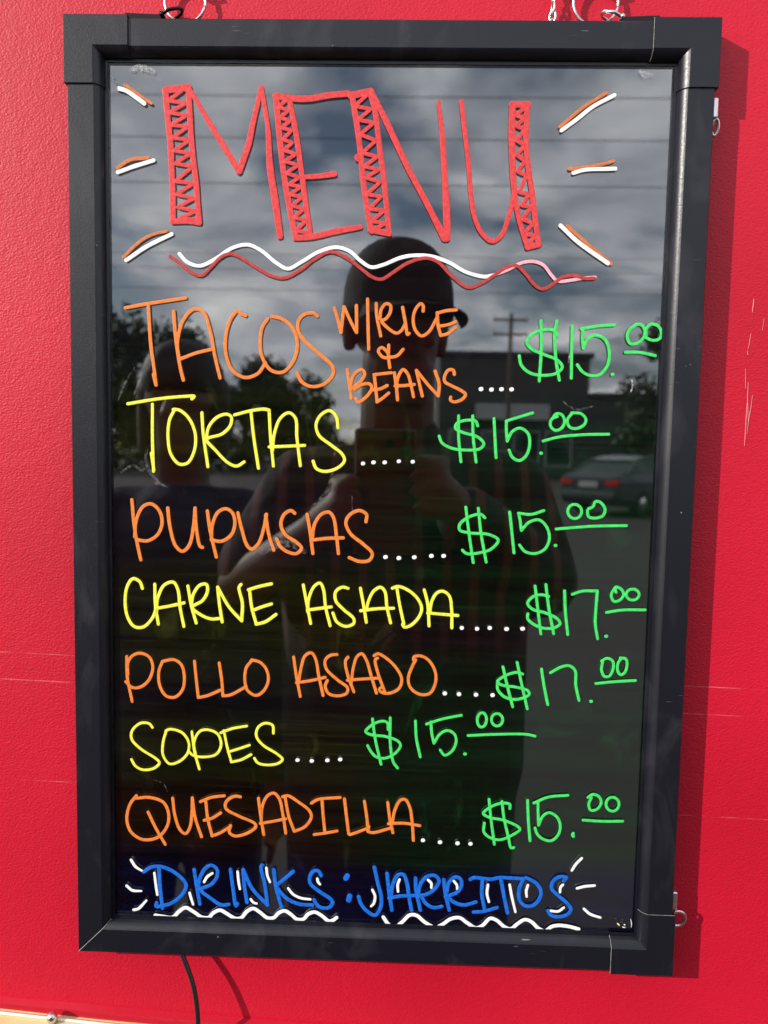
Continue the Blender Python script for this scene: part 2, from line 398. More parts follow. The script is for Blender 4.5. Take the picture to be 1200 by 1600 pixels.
def spline(P, sharp):
    P = [Vector((a, b)) for a, b in P]
    if len(P) == 2 or sharp:
        out = []
        for a, b in zip(P[:-1], P[1:]):
            n = max(2, int((b-a).length/0.0012))
            out += [a.lerp(b, i/n) for i in range(n)]
        return out + [P[-1]]
    E = [P[0]*2-P[1]] + P + [P[-1]*2-P[-2]]; out = []
    for i in range(1, len(E)-2):
        p0, p1, p2, p3 = E[i-1:i+3]
        t0 = 0; t1 = t0+max(1e-6, (p1-p0).length**.5); t2 = t1+max(1e-6, (p2-p1).length**.5); t3 = t2+max(1e-6, (p3-p2).length**.5)
        n = max(2, int((p2-p1).length/0.0009))
        for j in range(n):
            t = t1+(t2-t1)*j/n
            A1 = p0*((t1-t)/(t1-t0))+p1*((t-t0)/(t1-t0)); A2 = p1*((t2-t)/(t2-t1))+p2*((t-t1)/(t2-t1)); A3 = p2*((t3-t)/(t3-t2))+p3*((t-t2)/(t3-t2))
            B1 = A1*((t2-t)/(t2-t0))+A2*((t-t0)/(t2-t0)); B2 = A2*((t3-t)/(t3-t1))+A3*((t-t1)/(t3-t1))
            out.append(B1*((t2-t)/(t2-t1))+B2*((t-t1)/(t2-t1)))
    return out + [P[-1]]
def stroke(mb, W, sharp, flat, z0, seed):
    """a bead of marker paint on the sheet: domed ribbon with round ends"""
    P = [(flat[i]*1e-5, flat[i+1]*1e-5) for i in range(0, len(flat), 2)]
    W = [w*0.82e-5/2 for w in W]
    C = spline(P, sharp)
    if len(C) < 3: C = [C[0], (C[0]+C[-1])/2, C[-1]]
    d = [0.0]
    for a, b in zip(C[:-1], C[1:]): d.append(d[-1]+(b-a).length)
    Lt = d[-1] or 1e-6
    def wid(t):
        f = t/Lt*(len(W)-1); i = min(int(f), len(W)-2) if len(W) > 1 else 0
        w = W[0] if len(W) == 1 else W[i]+(W[i+1]-W[i])*(f-i)
        return w*(1+0.07*noise.noise((t*90, seed*3.7, 0))+0.025*noise.noise((t*420, seed*1.3, 5)))
    stations = []
    t0 = (C[1]-C[0]).normalized(); t1 = (C[-1]-C[-2]).normalized()
    w0, w1 = wid(0), wid(Lt)
    for q in (0.98, 0.8, 0.45): stations.append((C[0]-t0*w0*q, w0*math.sqrt(max(0, 1-q*q))+1e-5, t0))
    for i, c in enumerate(C):
        if i == 0: tg = t0
        elif i == len(C)-1: tg = t1
        else: tg = ((C[i]-C[i-1]).normalized()+(C[i+1]-C[i]).normalized())
        if tg.length < 0.2: tg = (C[i+1]-C[i])
        stations.append((c, wid(d[i]), tg.normalized()))
    for q in (0.45, 0.8, 0.98): stations.append((C[-1]+t1*w1*q, w1*math.sqrt(max(0, 1-q*q))+1e-5, t1))
    Hh = 0.00007; ring = []
    for c, w, tg in stations:
        nr = Vector((-tg.y, tg.x)); hs = Hh*min(1, w/0.0007+0.2)
        for a, h in ((-1, 0.0), (-0.95, 0.65), (-0.75, 0.95), (0, 1.0), (0.75, 0.95), (0.95, 0.65), (1, 0.0)):
            p = c+nr*(a*w); ring.append(B(p.x, p.y, z0+0.00003+h*hs))
    n = 7; fs = []
    for i in range(len(stations)-1):
        for q in range(n): fs.append((i*n+q, i*n+(q+1) % n, i*n+n+(q+1) % n, i*n+n+q))
    fs.append(tuple(range(n-1, -1, -1))); fs.append(tuple((len(stations)-1)*n+q for q in range(n)))
    mb.add(ring, fs)
# handwriting: centre lines on the sheet in 1/100 mm from the board's centre, with pen widths
WRITING = [
('letter','red block letter M in MENU','red',[([468],0,[-14059,26422,-13921,24890,-13748,23179,-13666,21459,-13599,19728,-13602,18406]),([536],1,[-14059,26469,-12600,26636]),([443],0,[-12586,26568,-12494,24901,-12353,22849,-12102,20783,-11995,19398,-11901,18356]),([445],0,[-13616,18392,-12679,18430,-11901,18342]),([294],1,[-13027,26429,-13883,25811,-12743,25683,-13814,25095,-12673,24934,-13744,24344,-12602,24251,-13639,23558,-12495,23431,-13534,22769,-12424,22607,-13464,21978,-12317,21817,-13431,20873,-12210,20782,-13396,20077,-12210,19847,-13326,19279,-12103,19050,-13183,18585,-12067,18528]),([342,440,489],1,[-12493,26501,-10961,24026,-9347,21536]),([487,487,390,390],1,[-9347,21536,-8749,23224,-8507,24388,-7975,26669]),([342,367,513,586,489],0,[-7975,26669,-7547,24260,-7387,21865,-7049,19799,-6708,17546])]),
('letter','red block letter E in MENU','red',[([464],0,[-7042,26201,-6824,23925,-6518,21529,-6142,19463,-5708,17523]),([484],0,[-7091,26154,-6064,26026,-4933,26014,-3666,26226,-2506,26336]),([415],0,[-6205,26004,-5760,23934,-5379,21541,-5071,19475,-4780,17743]),([441,490,490,392],0,[-5729,17453,-4620,17550,-3194,17887,-1572,18184]),([341,390,439],0,[-5411,21210,-4309,21290,-3281,21438]),([293],1,[-6381,25935,-6873,25490,-6234,25292,-6761,24845,-6121,24646,-6685,24233,-6031,24068,-6572,23517,-5966,23317,-6531,22868,-5746,22635,-6453,22183,-5597,21951,-6340,21462,-5518,21195,-6191,20775,-5405,20611,-6113,20155,-5327,19990,-5964,19465,-5212,19265,-5814,18739,-5061,18539,-5698,17906,-5016,17810])]),
('letter','red block letter N in MENU','red',[([438],0,[-2252,26237,-1927,24511,-1689,22946,-1442,20893,-1086,18827,-877,17929]),([530],1,[-2308,26216,-1081,26482]),([413],0,[-1152,26481,-800,25334,-494,23298,-172,21249,38,19531,236,17803]),([439],1,[-950,18011,265,17790]),([437],0,[-1859,22500,-1807,22364]),([291],1,[-1323,26244,-2051,25582,-1062,25400,-1861,24749,-836,24588,-1705,23867,-696,23501,-1544,22742,-586,22512,-1424,21922,-465,21726,-1306,21238,-380,20972,-1217,20207,-292,20079,-1023,19312,-98,19219,-867,18553,25,18424,-751,18055,106,17906]),([339,484,460,436,460,533],0,[-1010,26448,-318,25135,341,23850,1372,21813,2550,19765,3774,17533]),([290,411,435,532,532],0,[3176,25872,3433,24013,3678,21288,3851,19228,3937,17535])]),
('letter','red block letter U in MENU','red',[([354],0,[4595,25903,4827,24364,5129,22327,5363,20277,5614,18903,6138,17874,6789,17397,7344,17750,7735,18790,8040,20237,8044,21195]),([482,506,482,434,386,386],0,[7803,25773,7804,24051,7926,22013,8108,20306,8456,18729,9026,17078]),([477],1,[7777,25739,8779,25760]),([409],0,[8711,25712,8721,23381,8893,22023,9218,20318,9420,18947,9703,17294]),([435],1,[9027,17043,9762,17239]),([317],1,[8563,25577,8021,25100,8584,24936,8056,24459,8607,24261,8127,23579,8639,23312,8170,22696,8706,22361,8237,21709,8806,21476,8385,20446,9021,20316,8553,19624,9188,19563,8651,18800,9329,18532,8786,17905,9461,17775,9057,17217,9586,17223])]),
('ray_mark','orange ray mark beside MENU','orangedull',[([245],0,[-16640,26774,-15896,26261,-14947,25645])]),
('ray_mark','white ray mark beside MENU','white',[([327],0,[-17050,26538,-16575,26411,-15965,26027,-15396,25629])]),
('ray_mark','orange ray mark beside MENU','orangedull',[([288],0,[-17186,21638,-16332,22172,-15168,22315])]),
('ray_mark','white ray mark beside MENU','white',[([308],0,[-17133,21401,-16061,21780,-14827,22160])]),
('ray_mark','orange ray mark beside MENU','orangedull',[([248],0,[-16789,16129,-15677,17146,-14847,17583,-14020,17766])]),
('ray_mark','white ray mark beside MENU','white',[([311],0,[-16625,15930,-15265,16817,-13677,17597])]),
('ray_mark','orange ray mark beside MENU','orangedull',[([258],0,[10792,24430,12267,25661,13618,26502])]),
('ray_mark','white ray mark beside MENU','white',[([297],0,[10893,24212,11898,24953,12796,25665,14086,26353])]),
('ray_mark','orange ray mark beside MENU','orangedull',[([259],0,[11487,21879,12809,22061,13731,22251,14189,22397])]),
('ray_mark','white ray mark beside MENU','white',[([299],0,[11735,21648,12420,21837,14342,21933])]),
('ray_mark','orange ray mark beside MENU','orangedull',[([281],0,[11486,18397,12871,17231,14325,16103])]),
('ray_mark','white ray mark beside MENU','white',[([321],0,[11057,18418,12194,17420,14123,16127])]),
('wavy_line','red wavy underline below MENU','redwave',[([265],0,[-13798,16214,-13240,15860,-12496,15266,-11751,15035,-11132,15586,-10514,16195,-9896,16420,-9277,16211,-8286,15623,-7294,15094,-6428,14949,-5446,15420,-4470,16153,-3493,16620,-2507,16297,-1265,15415,-851,15118,-200,14949,567,15402,1459,15983,2611,16313,3390,16071,4314,15199,5363,14518,6129,14756,6886,15234,7640,15748,8339,15921,8932,15450,9598,14702,10119,14482,10809,14870,11120,15127,11624,15322,12135,15329,12651,15185,13289,15193])]),
('wavy_line','white wavy line over the red underline below MENU','white',[([286],0,[-13177,16378,-12681,15867,-11875,15636,-10885,16070,-9774,16781,-8787,16997,-7922,16648,-6930,15881,-6187,15530,-5329,15962,-4230,16611,-3129,16912,-2267,16683,-1522,16071,-862,15700,-89,15862,936,16291,1706,16453,2866,16442,4033,16079,5208,15464,6373,15202,6884,15297])]),
('wavy_line','pink end of the white wavy line below MENU','pink',[([254],0,[6884,15297,7772,15624,8654,16076,9419,16186,10066,15968,10600,15346,10996,14999,11889,15061,12524,15183,13350,15257])]),
('letter','orange letter T in TACOS','orange',[([275],0,[-16702,12924,-15144,13217,-12788,13602]),([277],0,[-15214,13189,-15046,10544,-14844,9044,-14722,8018]),([277],0,[-14887,8701,-14722,8018])]),
('letter','orange letter A in TACOS','orange',[([276],0,[-13551,12740,-13416,10978,-13141,9209,-12933,8364]),([274],0,[-13210,9755,-13319,10708,-12928,12207,-12234,12894,-11611,12700,-11195,11556,-10845,9793,-10536,8541]),([275],0,[-13098,9729,-12096,10114,-11054,10376])]),
('letter','orange letter C in TACOS','orange',[([275],0,[-8888,12538,-9192,12641,-9400,12827,-9813,12389,-10155,11300,-10151,10077,-9731,9061,-8896,8596,-8064,8883,-7584,9573])]),
('letter','orange letter O in TACOS','orange',[([274],0,[-7466,12356,-7807,11810,-7938,10792,-7766,9843,-7234,9102,-6471,8978,-5786,9671,-5521,10830,-5876,11839,-6570,12369,-7191,12522])]),
('letter','orange letter S in TACOS','orange',[([273],0,[-4261,12579,-4511,12764,-5128,12660,-5467,12251,-5460,11575,-4901,10839,-3926,10041,-3227,9372,-3220,8828,-3765,8273,-4592,8095,-5219,8385,-5543,8953])]),
('letter','orange letter W in W/RICE','orange',[([255],0,[-3177,13109,-2962,12456,-2722,11570]),([255],0,[-2722,11570,-2561,13189]),([255],0,[-2541,13189,-2137,12317,-1734,11585]),([255],0,[-1713,11585,-1762,13281])]),
('slash','orange slash between W and RICE','orange',[([255],0,[-1051,13693,-1007,12384,-923,10533])]),
('letter','orange letter R in W/RICE','orange',[([254],0,[-492,13430,-448,12695,-167,11386]),([254],0,[-239,12497,-148,13103,153,13429,411,13332,420,12910,121,12452,-134,12347,338,11849,857,11574,1161,11760,1359,12117])]),
('letter','orange letter I in W/RICE','orange',[([254],0,[1202,13203,1408,12219,1557,11494,1657,11576])]),
('letter','orange letter C in W/RICE','orange',[([254],0,[2516,12990,2508,13342,2352,13460,2053,13135,1893,12528,2031,11824,2450,11426,2905,11686,3396,12550])]),
('letter','orange letter E in W/RICE','orange',[([254],0,[3418,12903,3488,12149,3679,11466]),([253],0,[3439,12883,3997,13042,4638,13102]),([253],0,[3511,12048,4122,12158,4627,12347]),([254],0,[3679,11466,4136,11604,4636,12015])]),
('ampersand','orange ampersand between RICE and BEANS','orange',[([255],0,[359,10817,353,10076,459,9386]),([255],0,[375,9974,-39,10069,-303,10451,-101,10657,264,10379,425,10077,887,10135,1289,10558])]),
('letter','orange letter B in BEANS','orange',[([257],0,[-2273,9198,-2124,8301,-1986,7381]),([256],0,[-2066,7892,-1974,8610,-1672,9075,-1312,9214,-1153,8982,-1332,8570,-1913,8049]),([256],0,[-1808,7948,-1348,8263,-832,8323,-672,8070,-1024,7500,-1588,7131,-1664,7366])]),
('letter','orange letter E in BEANS','orange',[([256],0,[-553,8920,548,9061]),([256],0,[-532,8890,-411,7921,-324,7174]),([256],0,[-618,7938,-103,8029,307,8240]),([256],0,[-324,7174,12,7416,419,7761])]),
('letter','orange letter A in BEANS','orange',[([256],0,[754,9064,907,8148,996,7331]),([255],0,[932,7944,969,8660,1317,9278,1632,8977,1854,8267,2024,7554]),([256],0,[823,8229,1441,8260,2058,8342])]),
('letter','orange letter N in BEANS','orange',[([255],0,[2172,9241,2364,8479,2591,7615]),([255],0,[2193,9221,2987,8286,3600,7653]),([255],0,[3621,7633,3653,8399,3376,9210])]),
('letter','orange letter S in BEANS','orange',[([255],0,[4614,9027,4556,9280,4247,9306,4000,8915,4009,8558,4427,8311,5052,8015,5367,7765,5170,7455,4660,7272,4400,7391,4426,7575])]),
('dot','white leader dot after BEANS','white',[([328],0,[6337,8116,6370,8123])]),
('dot','white leader dot after BEANS','white',[([328],0,[7005,8097,7038,8103])]),
('dot','white leader dot after BEANS','white',[([328],0,[7650,8128,7683,8135])]),
('dot','white leader dot after BEANS','white',[([328],0,[8293,8128,8328,8135])]),
('dollar_sign','green dollar sign of the price beside TACOS','green',[([240],0,[11096,11600,10977,11866,10325,11931,9575,11684,9181,11140,9499,10715,10382,10352,11153,10041,11495,9615,11183,9231,10319,9055,9443,9202,8882,9680,8731,10271]),([240],0,[10034,12495,10120,10671,10060,8693]),([240],0,[11041,12488,10931,11651,11103,9932,11342,8769])]),
('digit','green digit 1 of the price beside TACOS','green',[([240],0,[12026,12182,12055,10594,12098,8911])]),
('digit','green digit 5 of the price beside TACOS','green',[([239],0,[12627,12020,13668,12207,14689,12297]),([239],0,[12734,12054,12705,11410,12783,10821]),([239],0,[12784,10799,13051,11415,13529,11637,14134,11379,14436,10632,14364,9770,13901,9169,13362,9084,12810,9312,12445,9760])]),
('dot','green point in the price beside TACOS','green',[([276],0,[14692,9182,14724,9193])]),
('digit','green digit 0 of the price beside TACOS','green',[([238],0,[16035,12317,15670,12045,15530,11561,15764,11136,16193,11196,16555,11523,16643,11952,16411,12323,16034,12339,15909,12241])]),
('digit','green digit 0 of the price beside TACOS','green',[([238],0,[16712,11633,16692,12060,17000,12385,17435,12285,17668,11915,17580,11486,17155,11372,16738,11526])]),
('underline','green line under the cents of the price beside TACOS','green',[([239],0,[15464,10595,16328,10608,17361,10421])]),
('letter','yellow letter T in TORTAS','yellow',[([252],0,[-16579,6773,-14614,7125,-12795,7322,-12208,7332,-12376,7164]),([253],0,[-14966,6774,-14976,4628,-14916,2399]),([254],0,[-15051,3583,-14887,2470])]),
('letter','yellow letter O in TORTAS','yellow',[([253],0,[-13496,6483,-13848,5758,-13949,4648,-13756,3539,-13222,2922,-12659,3003,-12209,3847,-12166,4959,-12586,5919,-13216,6433,-13608,6453])]),
('letter','yellow letter R in TORTAS','yellow',[([252],0,[-11719,6280,-11634,4969,-11323,2778]),([252],0,[-11465,4417,-11256,5391,-10698,6023,-10070,6214,-9790,6039,-9858,5486,-10415,4922,-11395,4557,-10833,3874,-9990,3056,-9428,2858,-8938,3146])]),
('letter','yellow letter T in TORTAS','yellow',[([251],0,[-9581,6181,-8467,6477,-7632,6588,-7325,6525]),([251],0,[-8508,6407,-8317,4754,-7997,2747])]),
('letter','yellow letter A in TORTAS','yellow',[([251],0,[-7325,6497,-7230,4913,-7018,2906]),([250],0,[-7082,3946,-6992,4917,-6584,6029,-6031,6383,-5610,6047,-5500,4807,-5257,2969]),([251],0,[-7307,4150,-6219,4212,-4993,4291])]),
('letter','yellow letter S in TORTAS','yellow',[([250],0,[-2825,5478,-2975,6232,-3396,6568,-3946,6283,-4258,5658,-4069,4972,-3296,4365,-2522,3758,-2376,3345,-2856,2850,-3690,2624,-4223,2822,-4424,3277])]),
('dot','white leader dot after TORTAS','white',[([300],0,[-1188,3185,-1142,3195])]),
('dot','white leader dot after TORTAS','white',[([300],0,[-504,3271,-458,3281])]),
('dot','white leader dot after TORTAS','white',[([300],0,[225,3286,271,3295])]),
('dot','white leader dot after TORTAS','white',[([299],0,[1141,3376,1187,3386])]),
('dot','white leader dot after TORTAS','white',[([299],0,[2043,3365,2090,3375])]),
('dollar_sign','green dollar sign of the price beside TORTAS','green',[([231],0,[6207,5762,6053,6076,5475,6108,4874,5910,4767,5591,5208,5340,6228,5042,6645,4617,6394,4295,5529,4191,4585,4289,3924,4638,3739,5068]),([231],0,[4963,6386,5000,5019,5188,3432]),([231],0,[5871,6403,5939,5037,6173,3422])]),
('digit','green digit 1 of the price beside TORTAS','green',[([231],0,[7245,6255,7339,5063,7452,3737])]),
('digit','green digit 5 of the price beside TORTAS','green',[([230],0,[8041,6112,8781,6355,9705,6659]),([230],0,[8041,6112,8060,5509,8140,4819]),([230],0,[8140,4819,8451,5444,8948,5669,9463,5319,9589,4602,9368,3876,8945,3578,8505,3786,8274,4244])]),
('dot','green point in the price beside TORTAS','green',[([265],0,[10327,4082,10356,4083])]),
('digit','green digit 0 of the price beside TORTAS','green',[([229],0,[11290,6458,10938,6280,10882,5849,11180,5567,11605,5718,11775,6152,11573,6578,11212,6628,11075,6454])]),
('digit','green digit 0 of the price beside TORTAS','green',[([229],0,[12214,6661,11944,6227,12104,5799,12538,5707,13029,5960,13129,6320,12786,6671,12212,6704])]),
('underline','green line under the cents of the price beside TORTAS','green',[([229],0,[10443,4863,11411,5140,12840,5311,14628,5387])]),
('letter','orange letter P in PUPUSAS','orange',[([282],0,[-16358,503,-16220,-1125,-16005,-2460,-15786,-3472]),([281],0,[-16181,-1943,-16069,-825,-15617,75,-15095,263,-14576,-125,-14356,-936,-14657,-1760,-15331,-2192,-16077,-2134])]),
('letter','orange letter U in PUPUSAS','orange',[([281],0,[-13981,6,-13836,-1221,-13466,-2477,-13019,-2840,-12572,-2457,-12273,-1187,-12169,45]),([281],0,[-12169,45,-12095,-1183,-11827,-2485,-11678,-2541])]),
('letter','orange letter P in PUPUSAS','orange',[([280],0,[-11353,-130,-11159,-1459,-10754,-3161]),([279],0,[-11083,-2051,-11011,-1011,-10642,-189,-10124,44,-9679,-242,-9528,-904,-9748,-1650,-10414,-2111,-11009,-2050])]),
('letter','orange letter U in PUPUSAS','orange',[([280],0,[-9338,-205,-9082,-1265,-8706,-2369,-8408,-2586,-7965,-2204,-7602,-1084,-7460,-268]),([279],0,[-7504,-343,-7303,-1521,-6954,-2627])]),
('letter','orange letter S in PUPUSAS','orange',[([279],0,[-5587,-154,-5839,18,-6279,-242,-6495,-911,-6193,-1571,-5449,-2073,-5120,-2436,-5441,-2815,-6109,-2682,-6556,-2320,-6753,-1880])]),
('letter','orange letter A in PUPUSAS','orange',[([278],0,[-4776,-210,-4571,-1313,-4362,-2790]),([277],0,[-4418,-1753,-4282,-863,-3848,-190,-3335,-31,-3036,-393,-2828,-1570,-2678,-2751]),([278],0,[-4490,-1903,-3385,-1760,-2384,-1708])]),
('letter','orange letter S in PUPUSAS','orange',[([277],0,[-902,-612,-881,-126,-1355,114,-1937,-149,-2223,-670,-1918,-1401,-1022,-2121,-453,-2700,-636,-3150,-1298,-3239,-1966,-3002])]),
('dot','white leader dot after PUPUSAS','white',[([311],0,[393,-2915,449,-2903])]),
('dot','white leader dot after PUPUSAS','white',[([311],0,[1270,-2966,1326,-2954])]),
('dot','white leader dot after PUPUSAS','white',[([310],0,[2283,-2889,2339,-2877])]),
('dot','white leader dot after PUPUSAS','white',[([310],0,[3399,-2775,3454,-2764])]),
('dot','white leader dot after PUPUSAS','white',[([310],0,[4201,-2757,4257,-2745])]),
('dollar_sign','green dollar sign of the price beside PUPUSAS','green',[([233],0,[6845,-179,6591,35,5868,-127,5226,-655,5236,-1022,5971,-1197,7140,-1274,7763,-1627,7315,-2227,6447,-2512,5717,-2559,5447,-2343]),([233],0,[5588,482,5822,-1082,6172,-3140]),([233],0,[6405,427,6628,-1211,7019,-3090])]),
('digit','green digit 1 of the price beside PUPUSAS','green',[([233],0,[8447,222,8618,-1020,8810,-2443])]),
('digit','green digit 5 of the price beside PUPUSAS','green',[([232],0,[9015,161,9859,106,10647,371]),([232],0,[9030,161,9148,-349,9242,-962]),([232],0,[9242,-962,9731,-409,10379,-249,10905,-750,11076,-1479,10810,-2147,10166,-2457,9506,-2324,9157,-1920])]),
('dot','green point in the price beside PUPUSAS','green',[([267],0,[11469,-1897,11513,-1896])]),
('digit','green digit 0 of the price beside PUPUSAS','green',[([231],0,[12761,805,12455,782,12238,560,12213,243,12389,-22,12685,-111,12964,20,13092,307,13012,616,12761,805])]),
('digit','green digit 0 of the price beside PUPUSAS','green',[([231],0,[13466,432,13554,40,13992,-53,14489,133,14586,572,14237,1002,13947,1025,13816,702,13534,550])]),
('underline','green line under the cents of the price beside PUPUSAS','green',[([231],0,[11494,-816,13693,-594,16010,-490])]),
('letter','yellow letter C in CARNE','yellow',[([267],0,[-15692,-5376,-15870,-4929,-16319,-4744,-16698,-5250,-16855,-6234,-16713,-7289,-16265,-7960,-15662,-7990,-15056,-7399,-14798,-6787])]),
('letter','yellow letter A in CARNE','yellow',[([266],0,[-14865,-5085,-14826,-6486,-14636,-7767]),([265],0,[-14753,-6937,-14674,-6029,-14221,-5115,-13621,-4920,-13323,-5394,-13175,-6595,-12922,-7875]),([266],0,[-14827,-6712,-13925,-6539,-12905,-6287])]),
('letter','yellow letter R in CARNE','yellow',[([266],0,[-12649,-5152,-12425,-6426,-12095,-7626]),([265],0,[-12425,-6426,-12275,-5669,-11826,-5057,-11407,-5017,-11347,-5496,-11676,-6106,-12350,-6575,-11750,-7088,-11075,-7328,-10551,-7285])]),
('letter','yellow letter N in CARNE','yellow',[([265],0,[-10660,-5179,-10553,-6229,-10355,-7506]),([265],0,[-10660,-5179,-9879,-6513,-9053,-7398]),([264],0,[-9053,-7398,-9014,-6191,-9243,-5145,-9109,-4961])]),
('letter','yellow letter E in CARNE','yellow',[([264],0,[-8616,-5309,-7946,-5083,-7085,-4868]),([265],0,[-8541,-5308,-8385,-6476,-8080,-7569]),([264],0,[-8354,-6701,-7788,-6461,-7074,-6218]),([265],0,[-8080,-7600,-7483,-7433,-6770,-6918])]),
('letter','yellow letter A in the word ASADA','yellow',[([255],0,[-4974,-4892,-4738,-6085,-4454,-7462]),([254],0,[-4657,-6684,-4593,-5781,-4232,-4949,-3864,-4745,-3636,-5159,-3472,-6354,-3157,-7579]),([255],0,[-4688,-6564,-3916,-6440,-3101,-6314])]),
('letter','yellow letter S in the word ASADA','yellow',[([254],0,[-2008,-5044,-2379,-4979,-2819,-5288,-2810,-5887,-2282,-6474,-1605,-7058,-1599,-7389,-2116,-7598,-2715,-7312,-2991,-6717])]),
('letter','yellow letter A in the word ASADA','yellow',[([254],0,[-1193,-5024,-964,-6155,-766,-7291]),([253],0,[-765,-6464,-658,-5912,-322,-5199,137,-4929,413,-5181,589,-6274,842,-7289]),([254],0,[-1152,-6529,-146,-6370,1016,-6302])]),
('letter','yellow letter D in the word ASADA','yellow',[([253],0,[911,-4973,1295,-4847,1996,-5103,2627,-5674,2873,-6295,2655,-6928,2125,-7453,1739,-7542,1642,-7363]),([253],0,[1222,-5044,1439,-6174,1719,-7345])]),
('letter','yellow letter A in the word ASADA','yellow',[([253],0,[3013,-5039,3250,-5894,3387,-7421]),([252],0,[3419,-6517,3518,-5809,3850,-5214,4233,-5088,4664,-5390,4841,-6246,4890,-7516]),([253],0,[3266,-6560,4117,-6617,5262,-6682])]),
('dot','white leader dot after CARNE ASADA','white',[([329],0,[5534,-7510,5559,-7504])]),
('dot','white leader dot after CARNE ASADA','white',[([328],0,[6539,-7539,6563,-7534])]),
('dot','white leader dot after CARNE ASADA','white',[([328],0,[7370,-7463,7394,-7457])]),
('dot','white leader dot after CARNE ASADA','white',[([328],0,[8463,-7510,8518,-7498])]),
('dot','white leader dot after CARNE ASADA','white',[([327],0,[9511,-7466,9566,-7454])]),
('dollar_sign','green dollar sign of the price beside CARNE ASADA','green',[([234],0,[11171,-5266,10715,-5166,10177,-5290,9812,-5760,10115,-6121,11030,-6375,11768,-6726,11979,-7044,11699,-7301,10976,-7394,10241,-7135,9847,-6775,9854,-6451]),([234],0,[10261,-4598,10474,-6020,10744,-7771]),([234],0,[10962,-4489,11198,-6002,11578,-7731])]),
('digit','green digit 1 of the price beside CARNE ASADA','green',[([234],0,[12196,-4873,12294,-6251,12505,-7772])]),
('digit','green digit 7 of the price beside CARNE ASADA','green',[([233],0,[12701,-5090,13324,-4864,14314,-4821]),([234],0,[14314,-4821,14273,-6017,14266,-6940,14463,-7999])]),
('dot','green point in the price beside CARNE ASADA','green',[([269],0,[14999,-7818,15035,-7817])]),
('digit','green digit 0 of the price beside CARNE ASADA','green',[([232],0,[15431,-4611,15226,-5074,15423,-5483,15824,-5381,16033,-5009,15837,-4647,15473,-4537,15533,-4883])]),
('digit','green digit 0 of the price beside CARNE ASADA','green',[([232],0,[16727,-4651,16439,-4670,16235,-4845,16210,-5095,16375,-5302,16655,-5370,16916,-5265,17038,-5039,16963,-4796,16727,-4651])]),
('underline','green line under the cents of the price beside CARNE ASADA','green',[([233],0,[14959,-6231,15988,-6048,17472,-6002])]),
('letter','orange letter P in POLLO','orange',[([252],0,[-16772,-10029,-16753,-11370,-16432,-13090]),([251],0,[-16708,-11223,-16703,-10493,-16411,-9976,-15834,-9772,-15259,-10018,-15017,-10667,-15267,-11549,-15847,-12077,-16426,-12122,-16857,-11739])]),
('letter','orange letter O in POLLO','orange',[([251],0,[-14368,-10285,-14616,-11020,-14547,-11967,-14116,-12644,-13539,-12715,-13034,-12218,-12888,-11337,-13103,-10469,-13605,-10148,-14325,-10284])]),
('letter','orange letter L in POLLO','orange',[([250],0,[-12212,-10227,-12097,-11389,-11953,-12700]),([251],0,[-11953,-12700,-11377,-12566,-10443,-12145])]),
('letter','orange letter L in POLLO','orange',[([250],0,[-10548,-10298,-10372,-11487,-10298,-12536]),([250],0,[-10298,-12536,-9795,-12463,-8721,-11849])]),
('letter','orange letter O in POLLO','orange',[([249],0,[-8401,-10125,-8727,-10569,-8823,-11371,-8648,-12095,-8072,-12444,-7572,-12138,-7248,-11401,-7367,-10677,-7800,-10181,-8373,-10022])]),
('letter','orange letter A in the word ASADO','orange',[([248],0,[-5562,-9759,-5364,-11058,-5092,-12433]),([248],0,[-5216,-11490,-5083,-10615,-4808,-9666,-4384,-9438,-4094,-9864,-3866,-11017,-3564,-12317]),([248],0,[-5359,-11494,-4361,-11321,-3438,-11078])]),
('letter','orange letter S in the word ASADO','orange',[([248],0,[-2677,-9508,-3102,-9578,-3453,-9919,-3374,-10496,-2652,-11201,-1931,-11762,-1997,-12128,-2636,-12320,-3209,-12162,-3430,-11659,-3292,-11292])]),
('letter','orange letter A in the word ASADO','orange',[([247],0,[-1936,-9676,-2103,-9898,-1961,-10805,-1514,-12012]),([247],0,[-1695,-11407,-1563,-10304,-1340,-9617,-1025,-9414,-706,-9860,-381,-10884,-2,-12057]),([247],0,[-1954,-11240,-1230,-11155,133,-11031])]),
('letter','orange letter D in the word ASADO','orange',[([247],0,[-204,-9529,27,-9388,538,-9628,1253,-10284,1659,-11068,1477,-11711,820,-12049,310,-11983,174,-11787,382,-11622]),([247],0,[33,-9682,-121,-9805,51,-10635,586,-12055])]),
('letter','orange letter O in the word ASADO','orange',[([246],0,[2564,-9733,2341,-10175,2087,-11056,2296,-11688,2929,-12070,3551,-11972,3920,-11165,3823,-10373,3340,-9672,2791,-9449,2443,-9538,2409,-9737])]),
('dot','white leader dot after POLLO ASADO','white',[([331],0,[4527,-11955,4552,-11950])]),
('dot','white leader dot after POLLO ASADO','white',[([331],0,[5470,-11977,5494,-11971])]),
('dot','white leader dot after POLLO ASADO','white',[([331],0,[6597,-11985,6622,-11979])]),
('dot','white leader dot after POLLO ASADO','white',[([330],0,[7693,-11986,7717,-11980])]),
('dollar_sign','green dollar sign of the price beside POLLO ASADO','green',[([236],0,[9645,-10503,9349,-10398,8624,-10577,7998,-11063,8280,-11271,9291,-11403,10030,-11617,10129,-11849,9772,-12094,9135,-12235,8441,-12038,8033,-11579,8003,-11204]),([237],0,[8333,-10052,8646,-11280,9059,-12727]),([236],0,[9263,-9737,9551,-10973,10026,-12840])]),
('digit','green digit 1 of the price beside POLLO ASADO','green',[([236],0,[10873,-10123,11067,-11213,11370,-12519])]),
